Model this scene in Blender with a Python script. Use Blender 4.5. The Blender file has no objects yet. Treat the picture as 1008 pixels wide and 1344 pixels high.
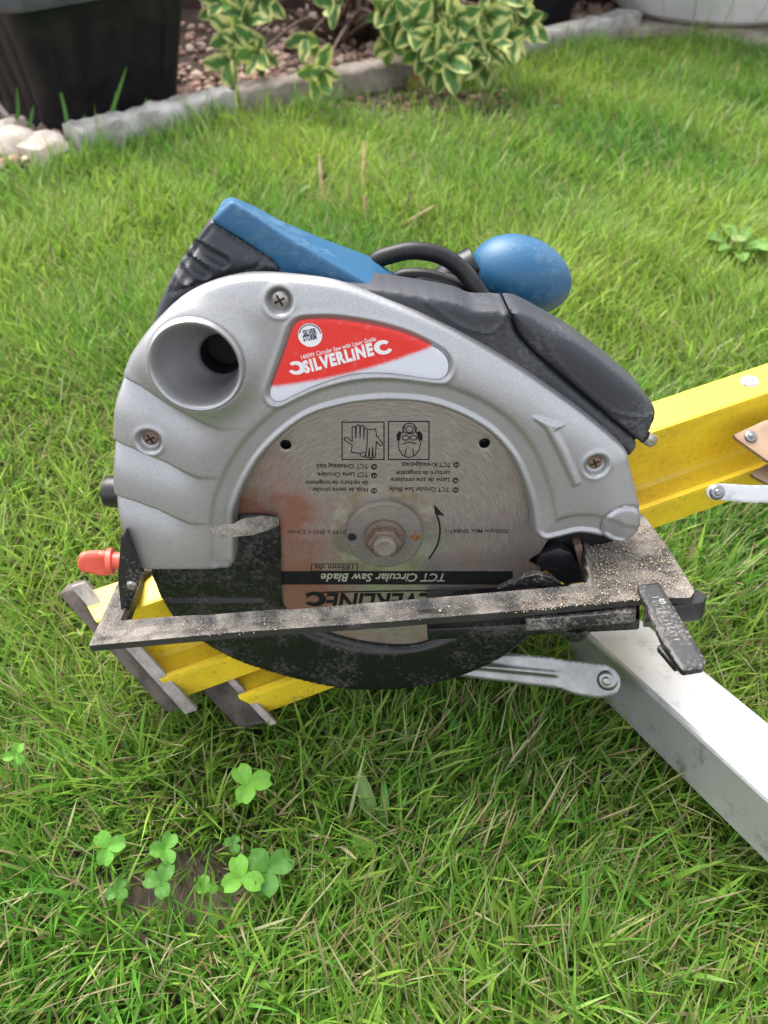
import bpy, bmesh, math, random
import numpy as np
from mathutils import Vector, Matrix
random.seed(7); rng = np.random.default_rng(7)
scn = bpy.context.scene
C = scn.collection
# ------------------------------------------------------------------ camera, sky, sun, exposure
CAM_H, PITCH, F, IW, IH = 0.47, math.radians(43), 1055.0, 1008, 1344
cd = bpy.data.cameras.new('camera'); cam = bpy.data.objects.new('camera', cd); C.objects.link(cam)
cam.location = (0, 0, CAM_H); cam.rotation_euler = (math.pi/2 - PITCH, 0, 0)
cd.sensor_fit = 'VERTICAL'; cd.sensor_height = 36; cd.lens = 36*F/IH
cd.clip_start = 0.01; cd.clip_end = 500
cd.dof.use_dof = True; cd.dof.focus_distance = 0.43; cd.dof.aperture_fstop = 11
scn.camera = cam
SUN_EL, SUN_AZ = math.radians(58), math.radians(-35)      # azimuth clockwise from +Y: from behind the saw, to the left
w = bpy.data.worlds.new('World'); scn.world = w; w.use_nodes = True
nt = w.node_tree; bgn = nt.nodes['Background']
sky = nt.nodes.new('ShaderNodeTexSky'); sky.sky_type = 'NISHITA'; sky.sun_disc = False
sky.sun_elevation = SUN_EL; sky.sun_rotation = SUN_AZ; sky.dust_density = 3.0; sky.air_density = 1.0
hs = nt.nodes.new('ShaderNodeHueSaturation'); hs.inputs['Saturation'].default_value = 0.25
nt.links.new(sky.outputs[0], hs.inputs['Color']); nt.links.new(hs.outputs[0], bgn.inputs['Color'])
bgn.inputs['Strength'].default_value = 0.15
sd = bpy.data.lights.new('sun', 'SUN'); sd.energy = 1.5; sd.angle = math.radians(40); sd.color = (1, 0.96, 0.9)
so = bpy.data.objects.new('sun', sd); C.objects.link(so)
sdir = Vector((math.sin(SUN_AZ)*math.cos(SUN_EL), math.cos(SUN_AZ)*math.cos(SUN_EL), math.sin(SUN_EL)))
so.rotation_euler = sdir.to_track_quat('Z', 'Y').to_euler(); so.location = (0, 0, 3)
scn.view_settings.view_transform = 'Standard'; scn.view_settings.look = 'None'
scn.view_settings.exposure = 1.75; scn.view_settings.gamma = 1; scn.view_settings.use_curve_mapping = False

# ------------------------------------------------------------------ survey helpers: photo trace -> metric points
CAM = np.array([0, 0, CAM_H]); FW = np.array([0, math.cos(PITCH), -math.sin(PITCH)])
UP = np.array([0, math.sin(PITCH), math.cos(PITCH)]); RT = np.array([1., 0, 0])
def ray(px, py): return FW + RT*(px-IW/2)/F + UP*(IH/2-py)/F
def at(px, py, t): return CAM + t*ray(px, py)
def gnd(px, py, z=0.0):
    r = ray(px, py); return CAM + r*((z-CAM_H)/r[2])
def nrm(v): v = np.array(v, float); return v/np.linalg.norm(v)
class Frame:
    def __init__(s, o, ex, ey):
        s.o = np.array(o, float); s.ex = nrm(ex); s.ez = nrm(np.cross(s.ex, ey)); s.ey = np.cross(s.ez, s.ex)
    def uv(s, px, py, w=0.0):
        r = ray(px, py); o = s.o + s.ez*w
        p = CAM + r*(np.dot(o-CAM, s.ez)/np.dot(r, s.ez)) - s.o
        return (float(np.dot(p, s.ex)), float(np.dot(p, s.ey)))
    def tr(s, pts, w=0.0): return [s.uv(x, y, w) for x, y in pts]
    def W(s, a): a = np.atleast_2d(np.array(a, float)); return s.o + a[:, :1]*s.ex + a[:, 1:2]*s.ey + a[:, 2:3]*s.ez
    def sub(s, o, ex, ey): return Frame(s.W(o)[0], s.W(ex)[0]-s.o, s.W(ey)[0]-s.o)

# ------------------------------------------------------------------ materials
MATS = {}
def mat(name, col, rough=0.5, metal=0.0, var=None, scale=40, bump=0, bscale=200, col2=None, lo=0.4, hi=0.6, detail=4, spec=0.5, fn=None):
    m = bpy.data.materials.new(name); m.use_nodes = True; n = m.node_tree.nodes; l = m.node_tree.links
    b = n['Principled BSDF']; b.inputs['Base Color'].default_value = (*col, 1); b.inputs['Roughness'].default_value = rough
    b.inputs['Metallic'].default_value = metal; b.inputs['Specular IOR Level'].default_value = spec
    tc = n.new('ShaderNodeTexCoord')
    if col2:
        no = n.new('ShaderNodeTexNoise'); no.inputs['Scale'].default_value = scale; no.inputs['Detail'].default_value = detail; no.inputs['Roughness'].default_value = 0.65
        l.new(tc.outputs['Object'], no.inputs['Vector'])
        r = n.new('ShaderNodeValToRGB'); r.color_ramp.elements[0].position = lo; r.color_ramp.elements[1].position = hi
        r.color_ramp.elements[0].color = (*col, 1); r.color_ramp.elements[1].color = (*col2, 1)
        l.new(no.outputs['Fac'], r.inputs['Fac']); l.new(r.outputs[0], b.inputs['Base Color'])
    if bump:
        nb = n.new('ShaderNodeTexNoise'); nb.inputs['Scale'].default_value = bscale; nb.inputs['Detail'].default_value = 3
        l.new(tc.outputs['Object'], nb.inputs['Vector'])
        bp = n.new('ShaderNodeBump'); bp.inputs['Strength'].default_value = bump; bp.inputs['Distance'].default_value = 0.0006
        l.new(nb.outputs['Fac'], bp.inputs['Height']); l.new(bp.outputs[0], b.inputs['Normal'])
    if fn: fn(m, n, l, b, tc)
    MATS[name] = m; return m
def mixrgb(n, l, fac, a, b, mode='MIX'):
    x = n.new('ShaderNodeMix'); x.data_type = 'RGBA'; x.blend_type = mode
    for sock, v in ((x.inputs[0], fac), (x.inputs[6], a), (x.inputs[7], b)):
        if isinstance(v, (int, float)): sock.default_value = v
        elif isinstance(v, tuple): sock.default_value = (*v, 1)
        else: l.new(v, sock)
    return x.outputs[2]
def noise(n, l, vec, scale, detail=4, rough=0.6):
    no = n.new('ShaderNodeTexNoise'); no.inputs['Scale'].default_value = scale; no.inputs['Detail'].default_value = detail
    no.inputs['Roughness'].default_value = rough; l.new(vec, no.inputs['Vector']); return no.outputs['Fac']
def ramp(n, l, fac, stops):
    r = n.new('ShaderNodeValToRGB'); e = r.color_ramp.elements
    while len(e) < len(stops): e.new(0.5)
    for i, (p, c) in enumerate(stops):
        e[i].position = p; e[i].color = (c, c, c, 1) if isinstance(c, (int, float)) else (*c, 1)
    l.new(fac, r.inputs['Fac']); return r.outputs[0]
def math_(n, l, op, a, b=None):
    x = n.new('ShaderNodeMath'); x.operation = op
    for i, v in enumerate((a, b)):
        if v is None: continue
        if isinstance(v, (int, float)): x.inputs[i].default_value = v
        else: l.new(v, x.inputs[i])
    return x.outputs[0]
def dusty(dust=(0.42, 0.34, 0.25), scale=260, a=0.5, b=0.62, big=9, settle=False):
    def f(m, n, l, bs, tc):
        fine = noise(n, l, tc.outputs['Object'], scale, 3, 0.7); coarse = noise(n, l, tc.outputs['Object'], big*3, 4)
        s = math_(n, l, 'ADD', math_(n, l, 'MULTIPLY', fine, 0.5), math_(n, l, 'MULTIPLY', coarse, 0.5))
        fac = ramp(n, l, s, [(a, 0.0), (b, 1.0)])
        if settle:
            ge = n.new('ShaderNodeNewGeometry'); sx = n.new('ShaderNodeSeparateXYZ'); l.new(ge.outputs['True Normal'], sx.inputs[0])
            fac = math_(n, l, 'MULTIPLY', fac, ramp(n, l, sx.outputs[2], [(0.45, 0.08), (0.75, 1.0)]))
        basec = tuple(bs.inputs['Base Color'].default_value)[:3]
        l.new(mixrgb(n, l, fac, basec, dust), bs.inputs['Base Color'])
        r = n.new('ShaderNodeMapRange'); r.inputs[3].default_value = bs.inputs['Roughness'].default_value; r.inputs[4].default_value = 0.95
        l.new(fac, r.inputs[0]); l.new(r.outputs[0], bs.inputs['Roughness'])
        bp = n.new('ShaderNodeBump'); bp.inputs['Strength'].default_value = 0.5; bp.inputs['Distance'].default_value = 0.0007
        l.new(fac, bp.inputs['Height']); l.new(bp.outputs[0], bs.inputs['Normal'])
    return f
def silver_fn(m, n, l, bs, tc):
    o = tc.outputs['Object']
    sp = noise(n, l, o, 1900, 2, 0.5); big = noise(n, l, o, 14, 4)
    fac = ramp(n, l, sp, [(0.35, 0.0), (0.7, 1.0)])
    c = mixrgb(n, l, fac, (0.33, 0.33, 0.34), (0.45, 0.45, 0.46))
    du = ramp(n, l, math_(n, l, 'ADD', math_(n, l, 'MULTIPLY', noise(n, l, o, 400, 3, 0.7), 0.5), math_(n, l, 'MULTIPLY', big, 0.5)), [(0.52, 0.0), (0.66, 0.7)])
    c = mixrgb(n, l, du, c, (0.47, 0.43, 0.37)); l.new(c, bs.inputs['Base Color'])
    l.new(ramp(n, l, big, [(0.3, 0.36), (0.7, 0.5)]), bs.inputs['Roughness'])
    bp = n.new('ShaderNodeBump'); bp.inputs['Strength'].default_value = 0.25; bp.inputs['Distance'].default_value = 0.0003
    l.new(sp, bp.inputs['Height']); l.new(bp.outputs[0], bs.inputs['Normal'])
mat('silver_paint', (0.5, 0.5, 0.53), 0.42, 0.78, fn=silver_fn)
mat('black_plastic', (0.012, 0.012, 0.014), 0.38, bump=0.3, bscale=500, fn=dusty((0.22, 0.20, 0.18), 320, 0.6, 0.8))
mat('cord_rubber', (0.008, 0.008, 0.009), 0.45, spec=0.3, col2=(0.018, 0.017, 0.017), scale=120)
mat('black_guard', (0.006, 0.006, 0.007), 0.30, fn=dusty((0.11, 0.10, 0.092), 420, 0.50, 0.80, 12))
mat('grey_rubber', (0.028, 0.030, 0.038), 0.5, bump=0.25, bscale=900, fn=dusty((0.16, 0.155, 0.15), 420, 0.52, 0.8))
mat('blue_plastic', (0.012, 0.088, 0.185), 0.48, fn=dusty((0.085, 0.16, 0.23), 240, 0.50, 0.78, 10))
mat('dusty_base', (0.012, 0.011, 0.011), 0.5, fn=dusty((0.39, 0.345, 0.295), 1500, 0.41, 0.64, 22, True))
mat('sawdust', (0.50, 0.38, 0.26), 0.95, col2=(0.30, 0.23, 0.17), scale=300)
mat('dusty_black', (0.012, 0.012, 0.013), 0.42, fn=dusty((0.33, 0.29, 0.25), 600, 0.52, 0.70))
mat('scuffed_lever', (0.10, 0.095, 0.09), 0.5, 0.3, fn=dusty((0.40, 0.36, 0.30), 420, 0.42, 0.62))
mat('orange_plastic', (0.78, 0.12, 0.08), 0.45, col2=(0.62, 0.10, 0.06), scale=60)
def blade_fn(m, n, l, bs, tc):
    o = tc.outputs['Object']
    mp = n.new('ShaderNodeMapping'); mp.inputs['Location'].default_value = (-BC[0], -BC[1], 0); l.new(o, mp.inputs['Vector'])
    sep = n.new('ShaderNodeSeparateXYZ'); l.new(mp.outputs[0], sep.inputs[0])
    r = math_(n, l, 'SQRT', math_(n, l, 'ADD', math_(n, l, 'MULTIPLY', sep.outputs[0], sep.outputs[0]), math_(n, l, 'MULTIPLY', sep.outputs[1], sep.outputs[1])))
    ang = math_(n, l, 'ARCTAN2', sep.outputs[1], sep.outputs[0])
    cmb = n.new('ShaderNodeCombineXYZ'); l.new(math_(n, l, 'MULTIPLY', r, 60), cmb.inputs[0]); l.new(math_(n, l, 'MULTIPLY', ang, 0.35), cmb.inputs[1])
    br = noise(n, l, cmb.outputs[0], 22, 5, 0.8)
    steel = mixrgb(n, l, ramp(n, l, br, [(0.3, 0.0), (0.7, 1.0)]), (0.24, 0.23, 0.22), (0.58, 0.56, 0.54))
    rust = noise(n, l, mp.outputs[0], 26, 5, 0.62)
    # resin and rust stains heavier on the flanks than at the crown of the disc
    side = math_(n, l, 'MULTIPLY', math_(n, l, 'ABSOLUTE', sep.outputs[0]), 5.5)
    side = math_(n, l, 'ADD', side, math_(n, l, 'MULTIPLY', sep.outputs[0], -1.8))
    low = math_(n, l, 'MULTIPLY', sep.outputs[1], -4.0)  # more stain low down, painting in the darker reflection of the lower disc
    f = ramp(n, l, math_(n, l, 'ADD', math_(n, l, 'ADD', math_(n, l, 'MULTIPLY', rust, 0.9), side), low), [(0.55, 0.0), (0.85, 0.85)])
    st = mixrgb(n, l, ramp(n, l, math_(n, l, 'ADD', noise(n, l, mp.outputs[0], 40, 3), math_(n, l, 'MULTIPLY', sep.outputs[0], 3.0)), [(0.35, 0.0), (0.62, 1.0)]), (0.23, 0.075, 0.038), (0.22, 0.15, 0.105))
    l.new(mixrgb(n, l, f, steel, st), bs.inputs['Base Color'])
    l.new(math_(n, l, 'ADD', 0.30, math_(n, l, 'MULTIPLY', f, 0.12)), bs.inputs['Roughness'])
    l.new(math_(n, l, 'SUBTRACT', 0.85, math_(n, l, 'MULTIPLY', f, 0.45)), bs.inputs['Metallic'])
    bp = n.new('ShaderNodeBump'); bp.inputs['Strength'].default_value = 0.22; bp.inputs['Distance'].default_value = 0.0003
    l.new(br, bp.inputs['Height']); l.new(bp.outputs[0], bs.inputs['Normal'])
mat('flange_steel', (0.20, 0.18, 0.16), 0.6, 0.7, bump=0.4, bscale=900, fn=dusty((0.36, 0.31, 0.26), 900, 0.45, 0.65))
mat('bare_flange', (0.50, 0.48, 0.45), 0.33, 0.85, col2=(0.36, 0.31, 0.26), scale=90)
mat('rusty_bolt', (0.14, 0.095, 0.07), 0.6, 0.6, fn=dusty((0.26, 0.21, 0.175), 700, 0.45, 0.68))
mat('copper_hole', (0.55, 0.26, 0.10), 0.4, 0.9, col2=(0.3, 0.15, 0.08), scale=300)
mat('screw_metal', (0.48, 0.46, 0.43), 0.38, 0.9, col2=(0.30, 0.27, 0.24), scale=250)
mat('rusty_screw', (0.30, 0.17, 0.11), 0.7, 0.4, col2=(0.16, 0.12, 0.10), scale=500)
mat('ink', (0.008, 0.008, 0.008), 0.6, spec=0.2, col2=(0.02, 0.018, 0.016), scale=300, lo=0.5, hi=0.8)
mat('bare_print', (0.50, 0.48, 0.45), 0.4, 0.6)
mat('worn_mark', (0.50, 0.49, 0.47), 0.6, col2=(0.10, 0.10, 0.10), scale=500)
mat('white_print', (0.75, 0.74, 0.74), 0.5)
mat('navy_print', (0.02, 0.02, 0.07), 0.5)
mat('void_black', (0.004, 0.004, 0.004), 0.8)
def yellow_fn(m, n, l, bs, tc):
    o = tc.outputs['Object']
    g = ramp(n, l, noise(n, l, o, 22, 5, 0.7), [(0.46, 0.0), (0.72, 0.75)])
    fl = ramp(n, l, noise(n, l, o, 320, 3, 0.7), [(0.58, 0.0), (0.72, 0.6)])
    c = mixrgb(n, l, g, (0.80, 0.57, 0.03), (0.55, 0.36, 0.03)); l.new(mixrgb(n, l, fl, c, (0.22, 0.15, 0.05)), bs.inputs['Base Color'])
mat('yellow_rail', (0.78, 0.55, 0.012), 0.33, fn=yellow_fn)
mat('aluminium', (0.74, 0.74, 0.74), 0.40, 0.75, col2=(0.66, 0.66, 0.66), scale=12, fn=None)
def alu_fn(m, n, l, bs, tc):
    o = tc.outputs['Object']
    k = ramp(n, l, noise(n, l, o, 55, 5, 0.75), [(0.54, 0.0), (0.72, 0.8)])
    l.new(mixrgb(n, l, k, (0.56, 0.56, 0.57), (0.26, 0.25, 0.25)), bs.inputs['Base Color'])
    l.new(ramp(n, l, noise(n, l, o, 30, 4), [(0.3, 0.33), (0.7, 0.5)]), bs.inputs['Roughness'])
mat('scratched_aluminium', (0.8, 0.8, 0.8), 0.4, 0.65, fn=alu_fn)
mat('dull_brace', (0.34, 0.34, 0.34), 0.34, 0.9, col2=(0.24, 0.24, 0.24), scale=45)
mat('brown_step', (0.40, 0.27, 0.18), 0.5, 0.3, col2=(0.32, 0.21, 0.14), scale=50)
mat('worn_rubber', (0.055, 0.045, 0.04), 0.85, col2=(0.13, 0.105, 0.09), scale=55, bump=0.6, bscale=300)
mat('foot_edge', (0.40, 0.36, 0.33), 0.6, 0.3, col2=(0.24, 0.21, 0.19), scale=80)
mat('concrete', (0.42, 0.40, 0.38), 0.95, col2=(0.27, 0.25, 0.23), scale=26, bump=1.0, bscale=160, detail=7)
mat('old_concrete', (0.34, 0.29, 0.25), 0.95, col2=(0.17, 0.14, 0.11), scale=14, bump=1.0, bscale=150, detail=7)
mat('rubble', (0.55, 0.49, 0.43), 0.95, col2=(0.38, 0.32, 0.26), scale=40, bump=1.0, bscale=140)
mat('bed_soil', (0.040, 0.025, 0.018), 0.95, col2=(0.075, 0.05, 0.036), scale=60, bump=1, bscale=90)
mat('lawn_soil', (0.036, 0.027, 0.019), 0.95, col2=(0.085, 0.065, 0.042), scale=70, bump=1, bscale=160)
def leafcol_fn(attr='tint', tr=0.35, rough=0.5):
    def f(m, n, l, bs, tc):
        a = n.new('ShaderNodeAttribute'); a.attribute_name = attr
        l.new(a.outputs['Color'], bs.inputs['Base Color'])
        t = n.new('ShaderNodeBsdfTranslucent'); l.new(a.outputs['Color'], t.inputs['Color'])
        mx = n.new('ShaderNodeMixShader'); mx.inputs[0].default_value = tr
        l.new(bs.outputs[0], mx.inputs[1]); l.new(t.outputs[0], mx.inputs[2]); l.new(mx.outputs[0], n['Material Output'].inputs[0])
    return f
mat('grass_blades', (0.1, 0.2, 0.03), 0.45, spec=0.35, fn=leafcol_fn(tr=0.42))
mat('tinted_leaf', (0.1, 0.2, 0.03), 0.55, spec=0.15, fn=leafcol_fn(tr=0.25))
mat('pebbles', (0.3, 0.2, 0.15), 0.9, fn=leafcol_fn(tr=0.0))
mat('bark', (0.085, 0.055, 0.038), 0.9, col2=(0.14, 0.095, 0.065), scale=60, bump=1, bscale=200)
mat('black_pot', (0.008, 0.008, 0.010), 0.42, spec=0.2, col2=(0.022, 0.021, 0.020), scale=20, bump=0.6, bscale=240, lo=0.45, hi=0.75)
mat('pot_rim', (0.05, 0.055, 0.07), 0.4, col2=(0.08, 0.085, 0.1), scale=30)
mat('white_tub', (0.78, 0.77, 0.77), 0.45, col2=(0.70, 0.69, 0.68), scale=12)
mat('dark_timber', (0.035, 0.016, 0.012), 0.7, col2=(0.06, 0.03, 0.02), scale=20, bump=1, bscale=60)
mat('dry_stalk', (0.32, 0.20, 0.10), 0.9, col2=(0.45, 0.34, 0.20), scale=80)
mat('dead_leaf', (0.42, 0.20, 0.08), 0.8, col2=(0.28, 0.13, 0.06), scale=80)

# ------------------------------------------------------------------ mesh helpers
def thing(name, loc, label, cat, group=None, M=None):
    o = bpy.data.objects.new(name, None); C.objects.link(o)
    o.matrix_world = M if M is not None else Matrix.Translation(Vector(loc))
    o.empty_display_size = 0.05
    o['label'] = label; o['category'] = cat
    if group: o['group'] = group
    ROOT[o.name] = o.matrix_world.copy(); return o
ROOT = {}
def root_inv(p):
    while p.parent: p = p.parent
    return ROOT.get(p.name, p.matrix_world.copy()).inverted()
def mk(name, verts, faces, m, parent=None, smooth=True, angle=35, bevel=0, segs=2):
    me = bpy.data.meshes.new(name); me.from_pydata([tuple(map(float, v)) for v in verts], [], [tuple(map(int, f)) for f in faces])
    bm = bmesh.new(); bm.from_mesh(me); bmesh.ops.recalc_face_normals(bm, faces=bm.faces)
    if bevel: 
        ed = [e for e in bm.edges if len(e.link_faces) == 2 and e.calc_face_angle(0) > 0.5]
        bmesh.ops.bevel(bm, geom=ed, offset=bevel, segments=segs, affect='EDGES', profile=0.5, clamp_overlap=True)
    bm.to_mesh(me); bm.free()
    return fin(name, me, m, parent, smooth, angle)
def fin(name, me, m, parent, smooth=True, angle=35):
    if m: me.materials.append(MATS[m])
    o = bpy.data.objects.new(name, me); C.objects.link(o)
    if parent is not None:
        me.transform(root_inv(parent)); o.parent = parent
    if smooth:
        me.polygons.foreach_set('use_smooth', [True]*len(me.polygons)); me.set_sharp_from_angle(angle=math.radians(angle))
    me.update(); return o
def smooth_loop(pts, n=6, closed=True):
    P = np.array(pts, float); k = len(P); out = []
    for i in range(k if closed else k-1):
        if closed: p0, p1, p2, p3 = P[(i-1) % k], P[i], P[(i+1) % k], P[(i+2) % k]
        else: p0, p1, p2, p3 = P[max(i-1, 0)], P[i], P[i+1], P[min(i+2, k-1)]
        for j in range(n):
            t = j/n
            out.append(0.5*((2*p1)+(-p0+p2)*t+(2*p0-5*p1+4*p2-p3)*t*t+(-p0+3*p1-3*p2+p3)*t**3))
    if not closed: out.append(P[-1])
    return np.array(out)
def closest(PX, poly, closed=True):
    A = np.array(poly, float); B = np.roll(A, -1, 0)
    if not closed: A, B = A[:-1], B[:-1]
    best = np.full(len(PX), 1e9); cp = np.zeros_like(PX)
    for a, b in zip(A, B):
        d = b-a; L = d@d
        if L < 1e-16: continue
        t = np.clip(((PX-a)@d)/L, 0, 1); q = a+t[:, None]*d; dd = ((PX-q)**2).sum(1)
        k = dd < best; best[k] = dd[k]; cp[k] = q[k]
    return np.sqrt(best), cp
def inside(PX, poly):
    A = np.array(poly, float); B = np.roll(A, -1, 0); c = np.zeros(len(PX), bool)
    for a, b in zip(A, B):
        if a[1] == b[1]: continue
        k = ((a[1] > PX[:, 1]) != (b[1] > PX[:, 1])) & (PX[:, 0] < (b[0]-a[0])*(PX[:, 1]-a[1])/(b[1]-a[1])+a[0])
        c ^= k
    return c
def edge_round(d, r, dep): 
    x = np.clip(d/r, 0, 1); return -dep*(1-np.sqrt(np.clip(1-(1-x)**2, 0, 1)))
def relief(name, frame, outline, w0, thick, m, parent, res=0.0015, h=None, holes=(), rnd=(0.002, 0.002), angle=50):
    """a cast or moulded plate: rounded outline, front surface shaped by h(u, v, d), real thickness"""
    OL = np.array(outline); mn = OL.min(0)-res*1.5; mx = OL.max(0)+res*1.5
    nx = int((mx[0]-mn[0])/res)+2; ny = int((mx[1]-mn[1])/res)+2
    X, Y = np.meshgrid(mn[0]+np.arange(nx)*res, mn[1]+np.arange(ny)*res, indexing='ij')
    PX = np.stack([X.ravel(), Y.ravel()], 1)
    d, cp = closest(PX, OL); sg = np.where(inside(PX, OL), d, -d)
    for hl in holes:
        d2, c2 = closest(PX, hl); s2 = np.where(inside(PX, hl), -d2, d2)
        k = s2 < sg; sg[k] = s2[k]; cp[k] = c2[k]
    S = sg.reshape(nx, ny)
    cell = (S[:-1, :-1]+S[1:, :-1]+S[:-1, 1:]+S[1:, 1:])/4 > 0
    cnt = np.zeros((nx, ny), int)
    cnt[:-1, :-1] += cell; cnt[1:, :-1] += cell; cnt[:-1, 1:] += cell; cnt[1:, 1:] += cell
    used = cnt.ravel() > 0; bnd = used & (cnt.ravel() < 4)
    Q = PX.copy(); Q[bnd] = cp[bnd]; D = np.maximum(sg, 0); D[bnd] = 0
    Z = np.full(len(Q), w0) + edge_round(D, *rnd)
    if h is not None: Z = Z + h(Q[:, 0], Q[:, 1], D)
    idx = -np.ones(len(Q), int); idx[used] = np.arange(used.sum()); nu = used.sum()
    V = np.concatenate([np.c_[Q[used], Z[used]], np.c_[Q[used], np.full(nu, w0-thick)]])
    gi = np.arange(nx*ny).reshape(nx, ny); I, J = np.nonzero(cell)
    a, b, c_, e = idx[gi[I, J]], idx[gi[I+1, J]], idx[gi[I+1, J+1]], idx[gi[I, J+1]]
    front = np.stack([a, b, c_, e], 1); back = np.stack([e, c_, b, a], 1)+nu
    cellp = np.pad(cell, 1); walls = []
    for di, dj, p, q in ((0, -1, a, b), (1, 0, b, c_), (0, 1, c_, e), (-1, 0, e, a)):
        k = ~cellp[I+1+di, J+1+dj]; walls.append(np.stack([q[k], p[k], p[k]+nu, q[k]+nu], 1))
    Fc = np.concatenate([front, back]+walls)
    me = bpy.data.meshes.new(name); me.from_pydata(frame.W(V).tolist(), [], Fc.tolist()); me.validate()
    return fin(name, me, m, parent, True, angle)
def ring_pts(c, r, n=24, ry=None, rot=0):
    ry = ry or r; a = np.arange(n)*2*math.pi/n
    x, y = r*np.cos(a), ry*np.sin(a); cr, sr = math.cos(rot), math.sin(rot)
    return np.c_[c[0]+x*cr-y*sr, c[1]+x*sr+y*cr]
def lathe(name, o, axis, prof, m, parent=None, n=28, angle=35, xref=(1, 0, 0.01), sx=1.0, caps=True):
    az = nrm(axis); ax = nrm(np.cross(np.cross(az, xref), az)); ay = np.cross(az, ax); V = []; Fc = []
    for r, z in prof:
        for k in range(n):
            a = 2*math.pi*k/n; V.append(np.array(o)+az*z+ax*r*sx*math.cos(a)+ay*r*math.sin(a))
    for i in range(len(prof)-1):
        for k in range(n): Fc.append((i*n+k, i*n+(k+1) % n, (i+1)*n+(k+1) % n, (i+1)*n+k))
    if caps and prof[0][0] > 1e-6: Fc.append(tuple(range(n))[::-1])
    if caps and prof[-1][0] > 1e-6: Fc.append(tuple((len(prof)-1)*n+k for k in range(n)))
    me = bpy.data.meshes.new(name); me.from_pydata([tuple(v) for v in V], [], Fc)
    bm = bmesh.new(); bm.from_mesh(me); bmesh.ops.remove_doubles(bm, verts=bm.verts, dist=1e-6); bmesh.ops.recalc_face_normals(bm, faces=bm.faces); bm.to_mesh(me); bm.free()
    return fin(name, me, m, parent, True, angle)
def tube(name, pts, rad, m, parent=None, n=10, sm=6):
    P = smooth_loop(pts, sm, False) if sm else np.array(pts, float); V = []; Fc = []; k = len(P)
    R = np.full(k, rad) if np.isscalar(rad) else np.interp(np.linspace(0, 1, k), np.linspace(0, 1, len(rad)), rad)
    t0 = nrm(P[1]-P[0]); nx = nrm(np.cross(t0, (0.3, 0.2, 0.93)))
    for i in range(k):
        t = nrm(P[min(i+1, k-1)]-P[max(i-1, 0)]); nx = nrm(nx-t*(nx@t)); ny = np.cross(t, nx)
        for j in range(n):
            a = 2*math.pi*j/n; V.append(P[i]+R[i]*(nx*math.cos(a)+ny*math.sin(a)))
    for i in range(k-1):
        for j in range(n): Fc.append((i*n+j, i*n+(j+1) % n, (i+1)*n+(j+1) % n, (i+1)*n+j))
    Fc += [tuple(range(n))[::-1], tuple((k-1)*n+j for j in range(n))]
    return mk(name, V, Fc, m, parent)
def prism(name, A, B, m, parent=None, bevel=0.0, smooth=True, segs=2):
    n = len(A); V = list(A)+list(B); Fc = [tuple(range(n))[::-1], tuple(range(n, 2*n))]
    Fc += [(i, (i+1) % n, n+(i+1) % n, n+i) for i in range(n)]
    return mk(name, V, Fc, m, parent, smooth, 35, bevel, segs)
def text(name, body, frame, A, B, height, w, m, parent, bold=0.0, shear=0.0, sp=1.0):
    """lettering as flat print on a surface: baseline from A to B in the frame's own plane"""
    cu = bpy.data.curves.new(name, 'FONT'); cu.body = body; cu.resolution_u = 2; cu.offset = bold; cu.shear = shear; cu.space_character = sp
    o = bpy.data.objects.new(name, cu); C.objects.link(o); bpy.context.view_layer.update()
    me = bpy.data.meshes.new_from_object(o.evaluated_get(bpy.context.evaluated_depsgraph_get()))
    bpy.data.objects.remove(o); bpy.data.curves.remove(cu)
    n = len(me.vertices); co = np.empty(n*3); me.vertices.foreach_get('co', co); co = co.reshape(-1, 3)
    x0, x1 = co[:, 0].min(), co[:, 0].max(); A = np.array(A); B = np.array(B); L = np.linalg.norm(B-A); d = (B-A)/L; up = np.array([-d[1], d[0]])
    xs = (co[:, 0:1]-x0)/(x1-x0)*L; ys = co[:, 1:2]/0.7*height
    uv = A+xs*d+ys*up
    me.vertices.foreach_set('co', frame.W(np.c_[uv, np.full(n, w)]).ravel())
    me.name = name; return fin(name, me, m, parent, False)
def strokes(name, lines, width, frame, w, m, parent):
    V = []; Fc = []
    for L in lines:
        L = np.array(L, float)
        for a, b in zip(L[:-1], L[1:]):
            d = b-a; q = np.linalg.norm(d)
            if q < 1e-9: continue
            d = d/q; nn = np.array([-d[1], d[0]])*width/2; a2 = a-d*width*0.3; b2 = b+d*width*0.3; i = len(V)
            V += [a2-nn, b2-nn, b2+nn, a2+nn]; Fc.append((i, i+1, i+2, i+3))
    V = np.array(V); z = w + (np.arange(len(V))//4 % 9)*4e-6
    return mk(name, frame.W(np.c_[V, z]), Fc, m, parent, False)
def flat(name, outlines, frame, w, m, parent):
    V = []; Fc = []
    for p in outlines:
        i = len(V); V += [tuple(x) for x in p]; Fc.append(tuple(range(i, i+len(p))))
    V = np.array(V); return mk(name, frame.W(np.c_[V, np.full(len(V), w)]), Fc, m, parent, False)

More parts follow.
